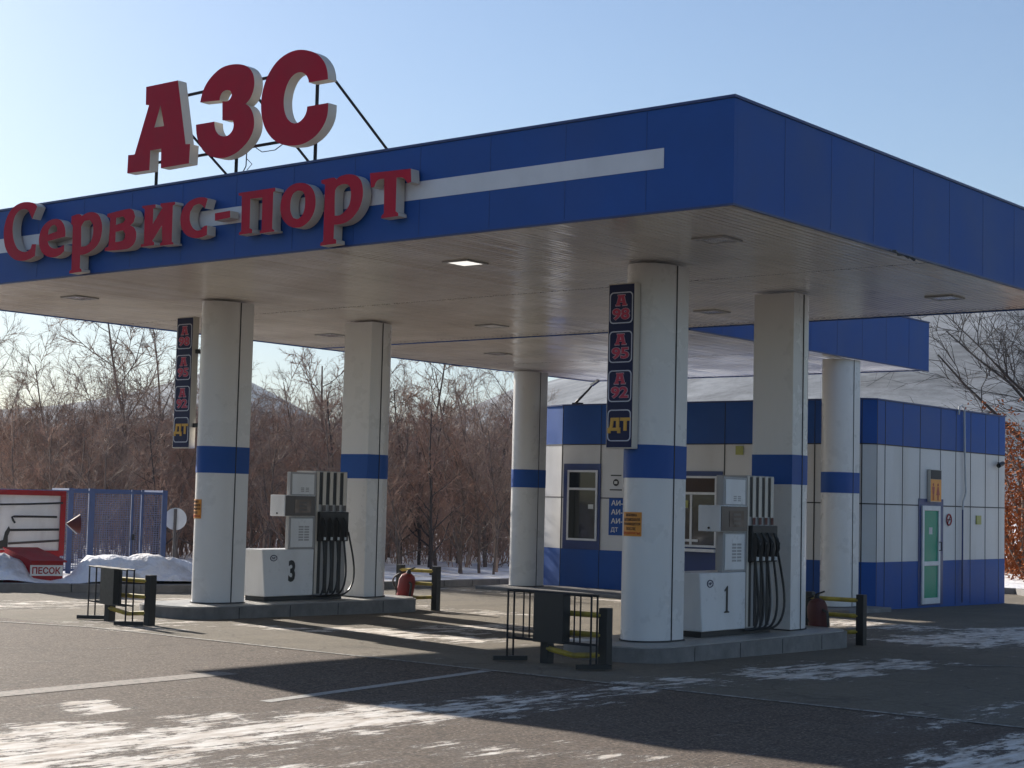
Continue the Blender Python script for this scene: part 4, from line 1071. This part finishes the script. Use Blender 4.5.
# ------------------------------------------------------------------ trees
def make_tree(seed, H=7., spread=.5, limbs=9, tw=M['twig'], bk=M['bark'], r0=.10, name='bare_tree', label='', low=.18, dense=1., lean=(0, 0), fineness=1.):
    rnd = random.Random(seed)
    root = thing(name, (0, 0, 0), label, 'tree', 'leafless trees of the wood')
    T = MB(); Cn = MB()
    def grow(mb, p, d, L, r_, seg, k, bend, upb):
        pts = [p.copy()]; rs = [r_]
        for i in range(seg):
            d = (d+Vector((rnd.gauss(0, bend), rnd.gauss(0, bend), rnd.gauss(0, bend)+upb))).normalized()
            p = p+d*(L/seg); pts.append(p.copy()); rs.append(r_*(1-.75*(i+1)/seg))
        mb.tube(pts, rs, k, caps=False); return pts, rs, d
    def at_(pts, u):
        f = u*(len(pts)-1); i = min(int(f), len(pts)-2); return pts[i].lerp(pts[i+1], f-i), (pts[i+1]-pts[i]).normalized()
    def side(d, ang):
        a = d.orthogonal().normalized(); a.rotate(Matrix.Rotation(rnd.uniform(0, 2*PI), 3, d)); return (d*math.cos(ang)+a*math.sin(ang)).normalized()
    pts, rs, _ = grow(T, Vector((0, 0, -.3)), Vector((lean[0], lean[1], 1)).normalized(), H*.92, r0, 9, 7, .07, .05)
    for i in range(limbs):
        u = low+(.97-low)*(i+rnd.random()*.8)/limbs; p, d = at_(pts, u)
        L = H*spread*(1.15-u*.75)*rnd.uniform(.75, 1.15); dd = side(d, R(rnd.uniform(35, 62)))
        p1, r1, _ = grow(T, p, dd, L, r0*(1-.75*u)*.55, 6, 5, .13, .07)
        for j in range(int(7*dense)):
            u2 = rnd.uniform(.15, 1); q, d2 = at_(p1, u2); L2 = L*rnd.uniform(.28, .5)*(1.15-.5*u2)
            p2, r2, _ = grow(Cn, q, side(d2, R(rnd.uniform(28, 60))), L2, .013*fineness*(1.3-.5*u2), 4, 3, .16, .07)
            for k in range(int(6*dense)):
                u3 = rnd.uniform(.1, 1); q3, d3 = at_(p2, u3); L3 = L2*rnd.uniform(.35, .6)
                p3, r3, _ = grow(Cn, q3, side(d3, R(rnd.uniform(25, 55))), L3, .0075*fineness, 2, 3, .15, .06)
                for m2 in range(2 if rnd.random() < .5 else 3):
                    q4, d4 = at_(p3, rnd.uniform(.1, 1)); L4 = L3*rnd.uniform(.35, .7)
                    grow(Cn, q4, side(d4, R(rnd.uniform(20, 50))), L4, .0048*fineness, 1, 3, .1, .03)
    T.build('trunk', bk, root, smooth=True, auto=60); Cn.build('crown', tw, root)
    return root
LT = 'bare leafless tree standing in the snowy wood beyond the kerb'
protos = [make_tree(17, 6.6, .36, 12, M['twig_pale'], M['twig_pale'], .07, label=LT, dense=.8), make_tree(11, 7.2, .50, 14, M['twig'], M['bark'], .06, label=LT, dense=1.3, fineness=.8), make_tree(12, 6.4, .42, 12, M['twig_red'], M['bark'], .08, label=LT, dense=1.1),
          make_tree(13, 7.6, .44, 15, M['twig'], M['bark_dark'], .06, label=LT, dense=1.25, fineness=.8), make_tree(14, 6.0, .55, 11, M['twig_red'], M['bark'], .08, label=LT, low=.1),
          make_tree(15, 6.8, .45, 14, M['twig'], M['bark'], .06, label=LT, low=.1, dense=1.15), make_tree(16, 7.0, .33, 13, M['twig_red'], M['bark_dark'], .07, label=LT)]
protos = protos[1:]+protos[:1]
used = [False]*len(protos); rnd = random.Random(99)
def put(i, px, d, s_, rz=None, label=None, zs=None):
    v = at(px, d); v.z -= .05
    rz = rnd.uniform(0, 2*PI) if rz is None else rz
    if not used[i]:
        o = protos[i]; used[i] = True; o.location = v; o.rotation_euler = (0, 0, rz); o.scale = (s_, s_, zs or s_)
    else: o = dup(protos[i], v, rz, (s_, s_, zs or s_))
    if label: o['label'] = label
    return o
# tall ones that stand out against the sky
for i, px, d, s_, lb in ((0, 130, 50, 1.24, 'tall spreading bare tree standing out above the blue mesh cage'), (2, 4, 52, 1.12, 'tall bare tree at the far left above the fire board'), (4, 172, 54, 1.22, None), (0, 62, 52, .95, None),
                      (3, 330, 52, 1.18, 'bare tree between the two left columns above the pump marked 3'), (2, 405, 50, 1.02, None), (0, 455, 51, .95, None), (2, 488, 50, .98, None), (5, 432, 56, 1.15, None), (6, 502, 43, .82, 'slender pale-barked bare tree just left of the far round column'), (6, 372, 47, .8, None), (6, 268, 45, .7, None), (6, 470, 47, .75, None), (6, 30, 45, .7, None)):
    put(i, px, d, s_, label=lb)
# belts of the wood
for row, (d0, hs, step, x0, x1) in enumerate(((40.5, .62, 26, -25, 520), (44, .70, 23, -15, 520), (48.5, .78, 21, -30, 525), (54, .80, 20, -20, 530), (61, .86, 19, -30, 540), (69, .94, 19, -20, 545))):
    x = x0+rnd.uniform(0, 10)
    while x < x1:
        k = 1.0
        if 235 < x < 305: k = .93
        if x < 190: k = .92
        put(rnd.choice((1, 3, 4, 5, 1, 0)), x, d0+rnd.uniform(-1.8, 1.8), hs*rnd.uniform(.88, 1.10)*k)
        x += step*rnd.uniform(.7, 1.3)
# thicket: uncountable twigs between the trunks
th = MB(); rn = random.Random(5)
for i in range(8500):
    d = rn.uniform(46, 84); px = rn.uniform(-60, 560); b = at(px, d)
    h = rn.uniform(1.2, 4.0)*(d/60); z0 = b.z+rn.uniform(0, 1.6)*(rn.random() < .6)
    dx, dy = rn.gauss(0, .32)*h, rn.gauss(0, .32)*h
    m1 = (b.x+dx*.45, b.y+dy*.45, z0+h*.5); m2 = (b.x+dx, b.y+dy, z0+h)
    th.tube([(b.x, b.y, z0), m1, m2], [.013, .010, .004], 3, caps=False)
    for k in range(2):
        u = rn.uniform(.3, .9); c = Vector((b.x+dx*u, b.y+dy*u, z0+h*u)); e = c+Vector((rn.gauss(0, .4), rn.gauss(0, .4), rn.uniform(.2, .9)))
        th.tube([c, e], [.007, .003], 3, caps=False)
tag(th.build('thicket', M['twig_red']), 'dense brown leafless undergrowth filling the wood', 'thicket', kind='stuff')

# big tree right of the kiosk
bt = make_tree(41, 8.3, 1.25, 19, M['bark_dark'], M['bark_dark'], .26, 'bare_tree', 'large dark bare tree reaching over the kiosk roof from the right edge', low=.16, dense=1.7, fineness=1.9, lean=(-.05, -.03))
bt.location = at(1120, 50); bt['group'] = ''; del bt['group']; bt.rotation_euler = (0, 0, R(40))
bt.scale = (1, 1, .74)
sb = make_tree(44, 3.2, .45, 10, M['bark_dark'], M['bark_dark'], .05, 'bare_tree', 'thin bare sapling showing above the kiosk roof by the pipe', low=.2, dense=.8, fineness=1.3)
del sb['group']; sb.location = at(962, 46); sb.scale = (.55, .55, 1.52)
# oak keeping its dry leaves
def leafy(seed, H, label, n=5200, w_=2.2):
    rnd2 = random.Random(seed); root = thing('oak_tree', (0, 0, 0), label, 'tree', None)
    T = MB(); tips = []
    for i in range(9):
        a = rnd2.uniform(0, 2*PI); pts = [Vector((0, 0, -.2))]; d = Vector((math.cos(a)*.35, math.sin(a)*.35, 1)).normalized()
        for k in range(7):
            d = (d+Vector((rnd2.gauss(0, .16), rnd2.gauss(0, .16), .05))).normalized(); pts.append(pts[-1]+d*H/7.5); tips.append(pts[-1])
        T.tube(pts, [.07*(1-.12*k) for k in range(8)], 5, caps=False)
    T.build('trunk', M['bark'], root)
    Lf = MB()
    for i in range(n):
        c = rnd2.choice(tips)+Vector((rnd2.gauss(0, .38), rnd2.gauss(0, .38), rnd2.gauss(0, .38)))
        if c.z < .1: c.z = .1+rnd2.random()*.5
        a = Vector((rnd2.gauss(0, 1), rnd2.gauss(0, 1), rnd2.gauss(0, 1))).normalized(); b = a.orthogonal().normalized(); s_ = rnd2.uniform(.04, .075)
        Lf.add([c-a*s_, c-b*s_*.5, c+a*s_, c+b*s_*.5], [(0, 1, 2, 3)])
    Lf.build('crown', M['leaf'], root); return root
o = leafy(3, 5.2, 'oak with dry orange-brown leaves just right of the kiosk', 5200); o.location = at(1034, 47)
o = leafy(4, 4.2, 'lower oak with dry orange leaves at the right edge, farther right of the kiosk', 4200); o.location = at(1062, 44)
o = leafy(6, 3.0, 'small rusty-leaved oak bush low against the kiosk corner', 1800); o.location = at(1012, 52)
hb = make_tree(51, 4.6, .5, 10, M['twig_red'], M['bark'], .06, 'bare_tree', 'low bare bush behind the kiosk corner below the dry oak', dense=1.0); del hb['group']; hb.location = at(1020, 56)

# ------------------------------------------------------------------ air
hz = MB().box(-2600, 2600, -500, 2600, -3, 330).build('haze', [bpy.data.materials.new('air')])
hm = hz.data.materials[0]; hm.use_nodes = True; hn = hm.node_tree
hn.nodes.remove(hn.nodes['Principled BSDF'])
pv = hn.nodes.new('ShaderNodeVolumePrincipled'); pv.inputs['Color'].default_value = (.62, .74, .88, 1); pv.inputs['Density'].default_value = .00018; pv.inputs['Anisotropy'].default_value = 0
hn.links.new(pv.outputs[0], hn.nodes['Material Output'].inputs['Volume'])
hz['kind'] = 'stuff'; hz['label'] = 'thin pale winter haze over the hills'
